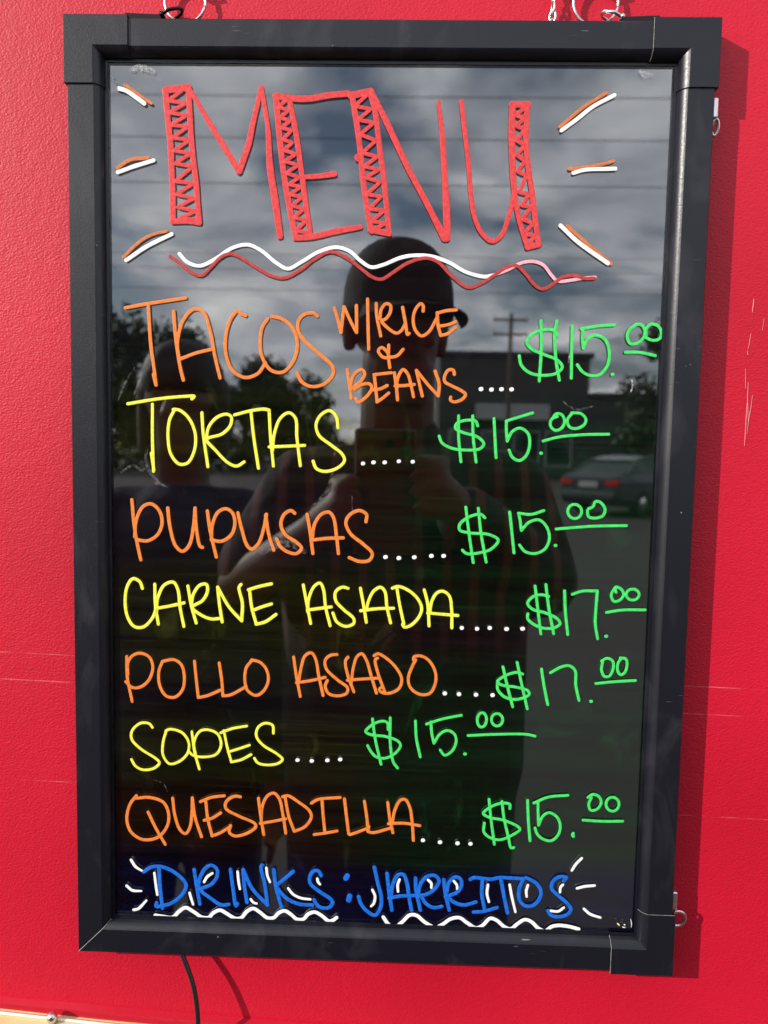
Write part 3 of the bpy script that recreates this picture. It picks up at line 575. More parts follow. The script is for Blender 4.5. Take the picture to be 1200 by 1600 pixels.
('digit','green digit 7 of the price beside POLLO ASADO','green',[([235],0,[11465,-10359,12161,-9948,12703,-9859,13080,-10175,13163,-11155,13413,-12179])]),
('dot','green point in the price beside POLLO ASADO','green',[([271],0,[14190,-12214,14226,-12213])]),
('digit','green digit 0 of the price beside POLLO ASADO','green',[([235],0,[14778,-9477,15133,-9281,15503,-9457,15568,-9921,15320,-10487,15002,-10496,14803,-10082,14853,-9540])]),
('digit','green digit 0 of the price beside POLLO ASADO','green',[([234],0,[16083,-9256,15871,-9587,15877,-10146,16087,-10373,16350,-10179,16459,-9571,16357,-9295,15992,-9239])]),
('underline','green line under the cents of the price beside POLLO ASADO','green',[([235],0,[14478,-11006,15653,-10852,17055,-10729])]),
('letter','yellow letter S in SOPES','yellow',[([227],0,[-15065,-14847,-15282,-14588,-15862,-14576,-16446,-15109,-16479,-15702,-15872,-16351,-14857,-16988,-14596,-17278,-14933,-17660,-15735,-17804,-16243,-17551,-16503,-17113])]),
('letter','yellow letter O in SOPES','yellow',[([226],0,[-14124,-15041,-14344,-15861,-14347,-16750,-13913,-17331,-13259,-17162,-12677,-16551,-12604,-15809,-13038,-15157,-13834,-14929,-14153,-15042])]),
('letter','yellow letter P in SOPES','yellow',[([226],0,[-12387,-15064,-12213,-16389,-11880,-17640]),([225],0,[-12605,-16401,-12315,-16688,-11517,-16783,-10721,-16566,-10404,-15891,-10652,-15160,-11375,-14887,-11880,-15049,-12242,-15798,-12097,-16830])]),
('letter','yellow letter E in SOPES','yellow',[([225],0,[-10435,-15080,-9643,-14762,-8678,-14557]),([226],0,[-10219,-14926,-9999,-16026,-9706,-17083]),([225],0,[-9926,-16394,-9204,-16150,-8483,-15878]),([226],0,[-9706,-17083,-9056,-16915,-8379,-16525])]),
('letter','yellow letter S in SOPES','yellow',[([225],0,[-6875,-15004,-6937,-14462,-7413,-14329,-7914,-14638,-8026,-15230,-7618,-15807,-6604,-16441,-6241,-16800,-6599,-17107,-7464,-17207,-7928,-17073,-8146,-16784])]),
('dot','white leader dot after SOPES','white',[([311],0,[-5255,-16819,-5209,-16808])]),
('dot','white leader dot after SOPES','white',[([311],0,[-4290,-16848,-4244,-16838])]),
('dot','white leader dot after SOPES','white',[([311],0,[-3241,-16772,-3195,-16762])]),
('dot','white leader dot after SOPES','white',[([310],0,[-2380,-16686,-2334,-16676])]),
('dollar_sign','green dollar sign of the price beside SOPES','green',[([231],0,[826,-14528,760,-14062,473,-13953,-207,-14207,-678,-14713,-309,-14913,722,-15023,1528,-15328,1671,-15617,1316,-16157,637,-16508,62,-16431,-288,-16088,-524,-15683]),([232],0,[-237,-13833,-17,-15257,393,-16928]),([232],0,[947,-13729,982,-15462,1214,-16749,1509,-17153])]),
('digit','green digit 1 of the price beside SOPES','green',[([231],0,[2637,-13890,2720,-15058,3012,-16341])]),
('digit','green digit 5 of the price beside SOPES','green',[([230],0,[3381,-14079,4339,-13724,5670,-13406]),([230],0,[3661,-13919,3737,-14676,3902,-15374]),([230],0,[3902,-15374,4307,-14718,4812,-14469,5274,-14748,5379,-15272,5078,-15926,4628,-16174,4335,-15831])]),
('dot','green point in the price beside SOPES','green',[([265],0,[5970,-16052,6015,-16050])]),
('digit','green digit 0 of the price beside SOPES','green',[([230],0,[7157,-13207,6948,-13214,6786,-13440,6747,-13779,6848,-14071,7044,-14181,7242,-14056,7349,-13756,7316,-13420,7157,-13207])]),
('digit','green digit 0 of the price beside SOPES','green',[([229],0,[8154,-13226,7899,-13247,7717,-13453,7694,-13746,7841,-13990,8087,-14070,8319,-13948,8427,-13682,8361,-13398,8154,-13226])]),
('underline','green line under the cents of the price beside SOPES','green',[([229],0,[6162,-14780,7996,-14644,10032,-14584,10601,-14684])]),
('letter','orange letter Q in QUESADILLA','orange',[([260],0,[-16184,-19641,-16627,-20255,-16854,-21315,-16567,-22211,-15762,-22713,-14734,-22527,-14072,-21676,-13996,-20770,-14359,-20032,-15307,-19733,-16185,-19820]),([260],0,[-15385,-20771,-14878,-21853,-14222,-23009])]),
('letter','orange letter U in QUESADILLA','orange',[([259],0,[-13701,-19741,-13558,-20906,-13194,-21948,-12829,-22207,-12536,-21775,-12389,-20718,-12360,-19668]),([258],0,[-12360,-19668,-12170,-21011,-11732,-22382])]),
('letter','orange letter E in QUESADILLA','orange',[([258],0,[-11806,-19920,-11078,-19598,-10177,-19449]),([258],0,[-11442,-19863,-11295,-21133,-11001,-22297]),([258],0,[-11543,-21216,-11003,-21048,-10421,-20654]),([258],0,[-11001,-22297,-10491,-22084,-9763,-21609])]),
('letter','orange letter S in QUESADILLA','orange',[([258],0,[-9088,-19489,-9480,-19457,-10060,-19894,-10058,-20343,-9183,-20839,-8090,-21328,-8016,-21551,-8595,-22021,-9469,-22246,-9834,-21987,-9734,-21533])]),
('letter','orange letter A in QUESADILLA','orange',[([257],0,[-7854,-19554,-7701,-20716,-7474,-22089]),([256],0,[-7655,-21164,-7589,-20113,-7232,-19355,-6799,-19163,-6434,-19554,-6208,-20517,-5977,-21934]),([257],0,[-7726,-21316,-6856,-21138,-5986,-20929])]),
('letter','orange letter D in QUESADILLA','orange',[([256],0,[-6218,-19398,-5857,-19312,-5129,-19736,-4399,-20309,-4249,-20753,-4676,-21441,-5398,-21795]),([257],0,[-6043,-19467,-5770,-20802,-5398,-21795])]),
('letter','orange letter I in QUESADILLA','orange',[([256],0,[-4261,-19782,-3830,-19515,-2318,-19318]),([256],0,[-3540,-19610,-3456,-20577,-3324,-21771]),([256],0,[-4046,-21975,-3294,-21845,-2500,-21668])]),
('letter','orange letter L in QUESADILLA','orange',[([256],0,[-2028,-19413,-1864,-20675,-1702,-21837]),([256],0,[-1614,-21894,-1140,-21716,-537,-21454])]),
('letter','orange letter L in QUESADILLA','orange',[([255],0,[-675,-19533,-480,-20779,-404,-21629]),([256],0,[-404,-21629,-99,-21709,1106,-21354]),([255],0,[-404,-21629,-350,-21268])]),
('letter','orange letter A in QUESADILLA','orange',[([255],0,[897,-19554,1048,-20639,1285,-21663]),([254],0,[1228,-20992,1383,-20092,1756,-19366,2056,-19312,2368,-19792,2564,-20858,2680,-22155]),([255],0,[970,-21045,1962,-20968,3088,-21110])]),
('dot','white leader dot after QUESADILLA','white',[([328],0,[3314,-22136,3341,-22130])]),
('dot','white leader dot after QUESADILLA','white',[([328],0,[4465,-22232,4492,-22226])]),
('dot','white leader dot after QUESADILLA','white',[([328],0,[5648,-22264,5675,-22258])]),
('dot','white leader dot after QUESADILLA','white',[([327],0,[6518,-22271,6546,-22265])]),
('dollar_sign','green dollar sign of the price beside QUESADILLA','green',[([236],0,[9099,-19723,9089,-19435,8697,-19351,7962,-19567,7328,-20118,7708,-20367,8736,-20555,9677,-20959,9823,-21148,9325,-21552,8499,-21919,7844,-21795,7413,-21422,7423,-20792]),([236],0,[7689,-19124,7849,-20439,8137,-22241]),([236],0,[8555,-19240,8731,-20411,9050,-21658,9281,-22475,9447,-22421])]),
('digit','green digit 1 of the price beside QUESADILLA','green',[([235],0,[10264,-19109,10356,-20454,10518,-21919])]),
('digit','green digit 5 of the price beside QUESADILLA','green',[([234],0,[10687,-19287,11642,-18853,12928,-18688]),([235],0,[10961,-19182,10988,-19951,11064,-20817]),([235],0,[11064,-20817,11320,-20181,11727,-19927,12246,-20199,12499,-20770,12385,-21450,11937,-21871,11377,-21774,10994,-21448,10821,-21018])]),
('dot','green point in the price beside QUESADILLA','green',[([270],0,[13381,-21320,13348,-21437,13407,-21512])]),
('digit','green digit 0 of the price beside QUESADILLA','green',[([234],0,[14269,-18789,14582,-18568,15003,-18717,15159,-19144,14900,-19584,14489,-19664,14334,-19266,14499,-18781])]),
('digit','green digit 0 of the price beside QUESADILLA','green',[([234],0,[16024,-18726,15729,-18752,15522,-18985,15499,-19318,15671,-19594,15958,-19683,16224,-19545,16347,-19244,16267,-18920,16024,-18726])]),
('underline','green line under the cents of the price beside QUESADILLA','green',[([234],0,[14009,-20363,15303,-20407,16638,-20354])]),
('letter','blue letter D in DRINKS','blue',[([309],0,[-15701,-25002,-15214,-24666,-14595,-24580,-13802,-24845,-13009,-25456,-12789,-25860,-13011,-26463,-13719,-27131,-14429,-27386,-14872,-27448,-14827,-27189]),([310],0,[-14658,-24692,-14601,-25970,-14429,-27570])]),
('letter','blue letter R in DRINKS','blue',[([309],0,[-12242,-24727,-12083,-25790,-11844,-27174]),([308],0,[-11951,-26151,-11863,-25416,-11511,-24674,-11071,-24386,-10675,-24645,-10674,-25192,-11069,-25754,-11774,-26145,-11068,-26761,-10361,-27194,-9849,-27130])]),
('letter','blue letter I in DRINKS','blue',[([309],0,[-9735,-24640,-9572,-25884,-9346,-27231,-9259,-27062])]),
('letter','blue letter N in DRINKS','blue',[([308],0,[-8874,-24610,-8781,-25765,-8599,-26947]),([308],0,[-8874,-24610,-8252,-25929,-7190,-27080]),([307],0,[-7190,-27080,-7376,-25624,-7648,-24359,-7561,-24247])]),
('letter','blue letter K in DRINKS','blue',[([307],0,[-6770,-24556,-6629,-25689,-6221,-27210]),([307],0,[-5439,-24628,-5977,-25119,-6629,-25689]),([307],0,[-6629,-25689,-5964,-26487,-5082,-26912,-4117,-26969])]),
('letter','blue letter S in DRINKS','blue',[([306],0,[-3530,-24852,-3709,-24540,-3972,-24504,-4273,-24878,-4267,-25423,-3691,-25950,-2897,-26468,-2718,-26736,-2976,-27111,-3501,-27130,-3855,-26868,-3990,-26599])]),
('colon_dot','blue upper dot of the colon after DRINKS','blue',[([436],0,[-1852,-24993,-1751,-24808])]),
('colon_dot','blue lower dot of the colon after DRINKS','blue',[([437],0,[-1636,-26533,-1554,-26238])]),
('letter','blue letter J in JARRITOS','blue',[([306],0,[75,-24137,312,-25171,596,-26344,522,-27076,182,-27545,-347,-27290,-794,-26758,-959,-26262])]),
('letter','blue letter A in JARRITOS','blue',[([305],0,[953,-24560,1109,-25870,1326,-27138]),([304],0,[1249,-26320,1359,-25316,1693,-24624,2039,-24567,2313,-25192,2463,-26095,2659,-27090]),([305],0,[1117,-26279,1898,-26115,2853,-26036])]),
('letter','blue letter R in JARRITOS','blue',[([304],0,[2887,-24809,2931,-25624,3269,-27068]),([303],0,[2853,-26036,3547,-25965,4146,-25581,4477,-24935,4208,-24582,3690,-24645,3268,-25158,3070,-25982]),([304],0,[3289,-26065,3649,-26598,4177,-26853,4713,-26742])]),
('letter','blue letter R in JARRITOS','blue',[([304],0,[4796,-24851,4933,-25825,5224,-26997]),([303],0,[5018,-25731,5172,-25001,5595,-24624,5946,-24793,6001,-25243,5711,-25707,4939,-26052]),([304],0,[5026,-26049,5645,-26481,6255,-26596,7012,-26359])]),
('letter','blue letter I in JARRITOS','blue',[([302],0,[6594,-24770,6807,-24645,7413,-24678,8019,-24720]),([303],0,[7415,-24741,7401,-25737,7606,-26820]),([303],0,[6876,-27074,7568,-27003,8451,-26698])]),
('letter','blue letter T in JARRITOS','blue',[([302],0,[8019,-24720,8532,-24585,9395,-24582,10171,-24600]),([302],0,[8667,-24743,8921,-25955,9172,-27054])]),
('letter','blue letter O in JARRITOS','blue',[([302],0,[10131,-24691,9896,-25377,9963,-26099,10321,-26495,10839,-26476,11296,-25961,11363,-25416,11043,-24885,10341,-24521])]),
('letter','blue letter S in JARRITOS','blue',[([301],0,[12883,-24640,13046,-24409,12573,-24380,12155,-24710,12087,-25209,12536,-25690,13158,-26211,13433,-26654,13189,-27026,12506,-27206,12069,-27067,11904,-26801])]),
('highlight_mark','short white highlight stroke inside a blue letter','white',[([221,230,204],0,[-14977,-25068,-14883,-25888,-14780,-26618])]),
('highlight_mark','short white highlight stroke inside a blue letter','white',[([221,230,203],0,[-12551,-26401,-12436,-26810,-12304,-27218])]),
('highlight_mark','short white highlight stroke inside a blue letter','white',[([220,229,203],0,[-11554,-25588,-11334,-25215,-10982,-24948])]),
('highlight_mark','short white highlight stroke inside a blue letter','white',[([220,229,202],0,[-9251,-24778,-9177,-25505,-9087,-26004])]),
('highlight_mark','short white highlight stroke inside a blue letter','white',[([219,228,202],0,[-7279,-24437,-7205,-24980,-7026,-25429])]),
('highlight_mark','short white highlight stroke inside a blue letter','white',[([220,229,203],0,[-8336,-26709,-8158,-26931,-7938,-26997])]),
('highlight_mark','short white highlight stroke inside a blue letter','white',[([219,228,202],0,[-5769,-25841,-5440,-26240,-4911,-26495,-4253,-26563])]),
('highlight_mark','short white highlight stroke inside a blue letter','white',[([219,227,201],0,[-3790,-25088,-3743,-25314,-3610,-25473])]),
('highlight_mark','short white highlight stroke inside a blue letter','white',[([218,227,201],0,[-26,-25747,156,-26177,79,-26727,-92,-26915])]),
('highlight_mark','short white highlight stroke inside a blue letter','white',[([217,226,200],0,[1804,-24956,1690,-25305,1717,-25803])]),
('highlight_mark','short white highlight stroke inside a blue letter','white',[([217,226,199],0,[3739,-24915,3962,-25134,3969,-25451])]),
('highlight_mark','short white highlight stroke inside a blue letter','white',[([216,225,199],0,[5473,-24918,5697,-25209,5722,-25480])]),
('highlight_mark','short white highlight stroke inside a blue letter','white',[([216,225,199],0,[7797,-25108,7746,-25725,7894,-26310])]),
('highlight_mark','short white highlight stroke inside a blue letter','white',[([216,225,199],0,[9255,-25056,9439,-25937,9706,-26971])]),
('highlight_mark','short white highlight stroke inside a blue letter','white',[([216,224,198],0,[10488,-25040,10390,-25450,10429,-25856])]),
('highlight_mark','short white highlight stroke inside a blue letter','white',[([215,223,198],0,[12834,-24930,12686,-25098,12656,-25460])]),
('highlight_mark','short white highlight stroke inside a blue letter','white',[([215,224,198],0,[12085,-26794,12578,-26821,12955,-26536])]),
('ray_mark','white ray mark beside the letter D of DRINKS','white',[([243,243,177],0,[-16580,-24193,-16274,-24657,-15790,-24959])]),
('ray_mark','white ray mark beside the letter D of DRINKS','white',[([244,244,177],0,[-16886,-26050,-16507,-26358,-15886,-26382])]),
('ray_mark','white ray mark beside the letter D of DRINKS','white',[([244,244,178],0,[-16427,-27762,-16116,-27677,-15535,-27058])]),
('ray_mark','white ray mark beside the last letter S of JARRITOS','white',[([214,240,214],0,[14022,-23027,13653,-23444,13396,-23902])]),
('ray_mark','white ray mark beside the last letter S of JARRITOS','white',[([214,240,214],0,[13788,-25149,14315,-24995,14955,-24910])]),
('ray_mark','white ray mark beside the last letter S of JARRITOS','white',[([215,241,215],0,[14309,-26577,14736,-26925,15434,-27153])]),
('wavy_line','white wavy underline below DRINKS','white',[([308],0,[-14919,-28095,-14432,-28151,-13722,-28189,-13278,-27759,-12835,-27467,-12304,-27723,-11685,-28115,-11242,-28126,-10889,-27764,-10448,-27564,-10006,-27778,-9387,-28123,-8990,-28063,-8595,-27589,-8156,-27362,-7714,-27603,-7183,-27997,-6743,-27962,-6394,-27601,-5999,-27449,-5602,-27664,-5159,-28015,-4719,-27999,-4372,-27619,-3935,-27466,-3494,-27679,-2962,-28072,-2700,-28016,-2440,-27805])]),
('wavy_line','white wavy underline below JARRITOS','white',[([304],0,[752,-27661,1111,-28152,1551,-28319,2025,-27981,2537,-27459,2972,-27443,3593,-27923,4299,-28263,4815,-28016,5328,-27631,5933,-27518,6464,-27864,7082,-28206,7511,-28008,8016,-27488,8453,-27608,8987,-28045,9426,-28193,9847,-27831,10355,-27493,10792,-27614,11328,-28095,11765,-28234,12187,-27927,12615,-27820,13307,-27867,14004,-28024])]),
]
SMUDGES_REFLECTIONS = [
([170,212,170],[-17036,2300,-16609,2645,-16185,2737,-15678,2454,-15253,2756],0),
([211,296,211],[-15331,3926,-15420,3088,-15128,2339,-14495,1637,-13987,1437],0),
([126,210,126],[-15557,8896,-15898,8066,-16154,7443],0),
([126,168,126],[-16143,9091,-16781,8051,-17210,7010],0),
([125,145,83],[-2143,6165,-2338,5336,-2743,4583,-3063,3664],0),  # painted reflection: sunlit rim of the photographer's neck and shoulder
([167,251,376,251],[-3133,2705,-3451,1445,-3945,722,-4444,292],0),  # painted reflection: the same sunlit rim, further down the arm
([509,678,424],[-7708,-2739,-6864,-2295,-5808,-2187,-4957,-2676],0),  # painted reflection: the photographer's bare elbow
([84,105,84],[-1853,1060,-1794,12],0),
([326,570,326],[-16226,27720,-15533,27802,-14802,27575],1),
([204,245,163],[-17452,27324,-17332,27015,-17088,26861],1),
([315,433,275],[15601,27776,16005,27550,16395,27629],1),
([122,163],[-15292,27339,-14601,27111,-14194,27114],0),
([81,81],[11924,10484,11864,9918],1),
([122,122],[15845,9012,15985,8610,15925,8122],1),
([123,204,163],[11633,7396,12469,6921,13482,7143],0),
([88,88,66],[-15009,-18467,-14354,-18715,-14050,-19243],0),
]
for i, (nm, lab, ink, strokes) in enumerate(WRITING):
    mb = MB()
    for j, (W, sh, flat) in enumerate(strokes): stroke(mb, W, sh, flat, ZG + 0.00001*((i*3+j) % 17), i*7.1+j*1.9)
    o = mb.obj(nm, INK[ink], acr); o['label'] = lab
    for p in o.data.polygons: p.use_smooth = True

# chalky smudges left by wiping: thin curls of old white marker and pale scuffs on the sheet, plus painted reflections of the photographer's sunlit outline
def f_smudge_reflection_mat(name, amt, scale):
    m = bpy.data.materials.new(name); m.use_nodes = True; nt = m.node_tree; N = nt.nodes; L = nt.links; k = NT(nt)
    N.remove(N['Principled BSDF']); tr = N.new('ShaderNodeBsdfTransparent'); df = N.new('ShaderNodeBsdfDiffuse'); df.inputs[0].default_value = (0.75, 0.75, 0.76, 1)
    mx = N.new('ShaderNodeMixShader'); k.put(mx.inputs[0], k.math('MULTIPLY', k.ramp(k.noise(k.geo(), scale, 3, 0.65), (0.42, 0.0), (0.68, 1.0)), amt))
    L.new(tr.outputs[0], mx.inputs[1]); L.new(df.outputs[0], mx.inputs[2]); L.new(mx.outputs[0], N['Material Output'].inputs[0]); return m
M_SMUDGE_REFLECTION = f_smudge_reflection_mat('marker_film_reflection', 0.075, 420); M_CHALK = f_smudge_reflection_mat('chalky_scuff', 0.42, 900)
for W, flat, mt in SMUDGES_REFLECTIONS:
    mb = MB(); stroke(mb, W, 0, flat, ZG+0.0002, 3.3); mb.obj('smudge_reflection', mt and M_CHALK or M_SMUDGE_REFLECTION, acr)

# hanging brackets screwed to the edges: a dark plate and a wire loop
def bracket(base, along, out, plate_mat, loop_mat, tilt=0.0, Ls=0.024, loop=0.0075, th=0.0056):
    along = Vector(along).normalized(); out = Vector(out).normalized(); nrm = along.cross(out)
    base = Vector(base)
    m = MB(); hs = 0.0042
    c = [base+along*(-Ls*0.5)-nrm*hs, base+along*(Ls*0.5)-nrm*hs*0.6, base+along*(Ls*0.5)+nrm*hs*0.6, base+along*(-Ls*0.5)+nrm*hs]
    m.add(c+[v+out*th for v in c], [(3,2,1,0),(4,5,6,7),(0,1,5,4),(1,2,6,5),(2,3,7,6),(3,0,4,7)])
    pl = m.obj('hanging_bracket', plate_mat, board)
    m = MB(); e = base+along*Ls*0.46+out*(th-0.001); d = (along*math.cos(tilt)+out*math.sin(tilt)).normalized()
    pts = [e-nrm*0.0045, e-nrm*0.0058+d*loop*0.7, e-nrm*0.0030+d*loop*1.5, e+d*loop*1.7, e+nrm*0.0030+d*loop*1.5, e+nrm*0.0058+d*loop*0.7, e+nrm*0.0045]
    m.tube(pts, 0.0011, 8); m.tube([e-nrm*0.006, e+nrm*0.006], 0.0013, 8)
    m.obj('wire_loop', loop_mat, pl, True)
    return pl
bracket(B(-0.1530, HH, -0.009), (1, 0, 0), (0, 0, 1), M_DARKSTEEL, M_DARKSTEEL, 0.42)
bracket(B(0.1540, HH, -0.009), (-1, 0, 0), (0, 0, 1), M_DARKSTEEL, M_STEEL, 0.36)
def side_bracket(y, cx, cy, r, squash):
    m = MB(); m.box(tuple(B(HW+0.0017, y, -0.005)), (0.0034, 0.006, 0.012), bev=0.0006); pl = m.obj('hanging_bracket', M_STEEL, board)
    m = MB(); m.tube([B(cx+r*squash*math.cos(2*PI*i/24), cy+r*math.sin(2*PI*i/24), -0.0055+0.0012*math.sin(2*PI*i/24)) for i in range(24)], 0.00095, 8, True)
    m.tube([B(HW+0.0025, y-0.006, -0.0055), B(cx-r*squash*0.3, cy+r*0.95, -0.0055)], 0.0010, 6)
    m.obj('wire_loop', M_STEEL, pl, True)
side_bracket(0.2545, 0.2030, 0.2440, 0.0045, 0.45)
side_bracket(-0.2550, 0.2055, -0.2690, 0.0058, 0.85)
# scraps of tape left in the corner of the frame
for n, (pts, w, c) in enumerate([([(0.1655,-0.2745),(0.1672,-0.2766)],0.0006,(0.80,0.72,0.25)),([(0.1690,-0.2772),(0.1716,-0.2776)],0.0004,(0.7,0.7,0.68)),([(0.1745,-0.2715),(0.1752,-0.2772)],0.0004,(0.65,0.65,0.65)),([(0.1700,-0.2752),(0.1708,-0.2759)],0.0004,(0.75,0.75,0.72))]):
    m = MB(); q = [B(x, y, -0.0066) for x, y in pts]; m.tube([q[0], q[0].lerp(q[1], 0.5)+Vector((0.0003, -0.0004, 0.0002)), q[1]], [w*0.6, w, w*0.4], 5)
    m.obj('tape_scrap', mat('tape_%d' % n, c, 0.5), board)

# split rings and chain the board hangs from
def ring(cx, cy, z, r, name, lab):
    m = MB(); pts = []
    for i in range(68):                      # two turns of flattened wire
        a = 2*PI*i/34; zz = z + 0.0016*(i/67-0.5)
        pts.append(B(cx + r*math.cos(a), cy + r*math.sin(a), zz))
    m.tube(pts, 0.00085, 8)
    m.obj(name, M_STEEL, None, True, label=lab, cat='ring', group='split rings above the board')
ring(-0.1285, 0.3185, -0.0095, 0.0128, 'split_ring', 'bright steel split ring on the dark wire loop above the letter M')
ring(0.1275, 0.3195, -0.0095, 0.0138, 'split_ring', 'bright steel split ring beside the short twisted chain above the board')
def chain(x0, y0, n, step, z, lab, dx=0.0):
    t = empty('chain', B(x0, y0, z), lab, 'chain')
    for i in range(n):
        m = MB(); c = B(x0+dx*i, y0+step*i, z); pts = []
        tw = 0.9*i + (PI/2 if i % 2 else 0)
        for q in range(16):
            a = 2*PI*q/16; lx = 0.0021*math.cos(a); ly = 0.0036*math.sin(a)
            pts.append(c + Vector((lx*math.cos(tw), lx*math.sin(tw), ly)))
        m.tube(pts, 0.0007, 6, True); m.obj('chain_link', M_STEEL, t, True)
chain(0.1010, 0.3055, 22, 0.0050, -0.0085, 'short twisted steel chain hanging behind the top of the board', 0.0001)
m = MB(); m.tube([(-0.1285, 0.020, H0+0.342), (-0.1285, 0.005, H0+0.340), (-0.1285, -0.001, H0+0.334), (-0.1285, 0.004, H0+0.3295), (-0.1285, 0.012, H0+0.331), (-0.1285, 0.013, H0+0.334)], 0.0013, 8)
m.obj('wall_hook', M_STEEL, None, True, label='small steel wall hook holding the ring above the letter M', cat='hook')
m = MB(); m.tube([(0.1275, 0.020, H0+0.344), (0.1275, 0.005, H0+0.342), (0.1275, -0.001, H0+0.336), (0.1275, 0.004, H0+0.3305), (0.1275, 0.012, H0+0.332), (0.1275, 0.013, H0+0.335)], 0.0013, 8)
m.obj('wall_hook', M_STEEL, None, True, label='small steel wall hook holding the ring beside the chain', cat='hook')
# power cord
def smooth_path(P, n=10):
    P = [Vector(p) for p in P]; out = []
    E = [P[0]*2-P[1]]+P+[P[-1]*2-P[-2]]
    for i in range(1, len(E)-2):
        for j in range(n):
            t = j/n; a, b, c, d = E[i-1:i+3]
            out.append(0.5*((2*b)+(c-a)*t+(2*a-5*b+4*c-d)*t*t+(3*b-a-3*c+d)*t**3))
    return out+[P[-1]]
m = MB(); m.tube(smooth_path([B(-0.1340, -0.2960, -0.004), B(-0.1268, -0.3095, -0.001), B(-0.1213, -0.3220, 0.0012), B(-0.1180, -0.3345, 0.0034), B(-0.1163, -0.3470, 0.0056), B(-0.1156, -0.3595, 0.0078), B(-0.1160, -0.385, 0.0140), B(-0.119, -0.46, 0.030), B(-0.11, -0.60, 0.030), B(-0.10, -0.9, 0.030), B(-0.06, -1.405, 0.03)]), 0.00165, 10)
m.obj('power_cord', M_CORD, None, True, label='thin black power cord hanging out below the menu board', cat='cord')

# pale scuffs on the wall beside the board
M_SCUFF = mat('scuff', (0.86, 0.30, 0.32), 0.6, fn=f_seam if False else None)
def scuff(pts, w):
    m = MB(); vs = [B(x, y, ZW+0.0003) for x, y in pts]
    m.tube(vs, [0.75*w*(0.35+0.65*math.sin(PI*(i+0.5)/len(vs))) for i in range(len(vs))], 5); m.obj('scuff_mark', M_SCUFF, wall)
for pts, w in [([(0.2368,0.142),(0.2366,0.138),(0.2362,0.1335)],0.00035), ([(0.2362,0.1205),(0.2358,0.117),(0.2354,0.113),(0.2347,0.110)],0.0002),
               ([(0.2345,0.1090),(0.2349,0.1065)],0.0003), ([(0.2339,0.0980),(0.2343,0.0910),(0.2347,0.0850)],0.00018), ([(0.2362,0.0890),(0.2362,0.0800),(0.2371,0.0700),(0.2376,0.0640)],0.00026),
               ([(0.2362,0.0760),(0.2361,0.0660),(0.2362,0.0560),(0.2360,0.0480)],0.00030), ([(0.2394,0.0810),(0.2388,0.0730),(0.2378,0.0650),(0.2372,0.0560)],0.00022), ([(0.2440,0.1300),(0.2432,0.1220)],0.00016)]:
    scuff(pts, w)

# ------------------------------------------------------------------ the place the sheet mirrors: the lot behind the photographer
# --- leafy trees
def f_leaf(nt, p):
    k = NT(nt); n = k.noise(k.geo(), 0.9, 3)
    k.put(p.inputs['Base Color'], k.mix(k.ramp(n, (0.35, 0.0), (0.65, 1.0)), (0.035, 0.055, 0.022), (0.085, 0.105, 0.040)))
M_LEAF = mat('foliage', rough=0.7, fn=f_leaf)
def f_bark(nt, p):
    k = NT(nt); k.put(p.inputs['Base Color'], k.mix(k.noise(k.map(k.geo(), (6, 6, 1)), 2.0, 4), (0.06, 0.045, 0.035), (0.16, 0.13, 0.10)))
M_BARK = mat('bark', rough=0.9, fn=f_bark)
def tree(x, y, h, r, seed, label, leaves=5000):
    rnd = random.Random(seed)
    t = empty('leafy_tree', (x, y, 0), label, 'tree', 'trees beyond the lot')
    m = MB(); tr = h*0.035
    top = (x+rnd.uniform(-.3, .3), y, h*0.75)
    m.tube([(x, y, 0), (x+0.1, y, h*0.25), (x, y+0.1, h*0.5), top], [tr*1.3, tr, tr*0.75, tr*0.3], 8)
    clumps = []
    for i in range(16):
        a = rnd.uniform(0, 2*PI); q = rnd.uniform(0.2, 1.0)**0.6; zz = h*rnd.uniform(0.22, 0.92)
        rr = r*q*(1.0-0.55*abs(zz/h-0.5)*1.6)
        c = Vector((x+rr*math.cos(a), y+rr*math.sin(a), zz)); clumps.append((c, r*rnd.uniform(0.28, 0.48)))
        m.tube([(x, y, zz*0.6), (x+(c.x-x)*0.5, y+(c.y-y)*0.5, zz*0.85), c], [tr*0.45, tr*0.3, tr*0.1], 5)
    m.obj('trunk', M_BARK, t, True)
    m = MB(); s = r*0.055
    for i in range(leaves):
        c, cr = rnd.choice(clumps)
        d = Vector((rnd.gauss(0, 1), rnd.gauss(0, 1), rnd.gauss(0, 0.8))).normalized()*cr*rnd.uniform(0.35, 1.0)
        p = c+d; u = Vector((rnd.gauss(0, 1), rnd.gauss(0, 1), rnd.gauss(0, 1))).normalized(); v = u.orthogonal().normalized()
        k = s*rnd.uniform(0.7, 1.5)
        m.add([p-u*k, p-v*k*0.6, p+u*k, p+v*k*0.6], [(0, 1, 2, 3)])
    me = bpy.data.meshes.new('crown'); me.from_pydata(m.v, [], m.f); me.materials.append(M_LEAF)
    o = bpy.data.objects.new('crown', me); link(o, t); o.matrix_parent_inverse = Matrix.Translation(-t.location)
for a in [(-22.0, -52, 9.6, 4.2, 1, 'tall rounded leafy tree at the open end of the far tree row'), (-16.0, -50, 9.2, 4.4, 2, 'dense leafy tree second along the far tree row'),
          (-10.8, -51, 7.4, 3.2, 3, 'upright leafy tree in the middle of the far tree row'), (-7.2, -50, 6.2, 2.9, 4, 'low leafy tree nearest the long dark shop in the far row'),
          (10.4, -30, 6.9, 2.2, 5, 'slim leafy tree standing alone behind the parked sedan'), (-29.5, -48, 8.8, 3.8, 6, 'broadest leafy tree ending the far tree row')]: tree(*a)
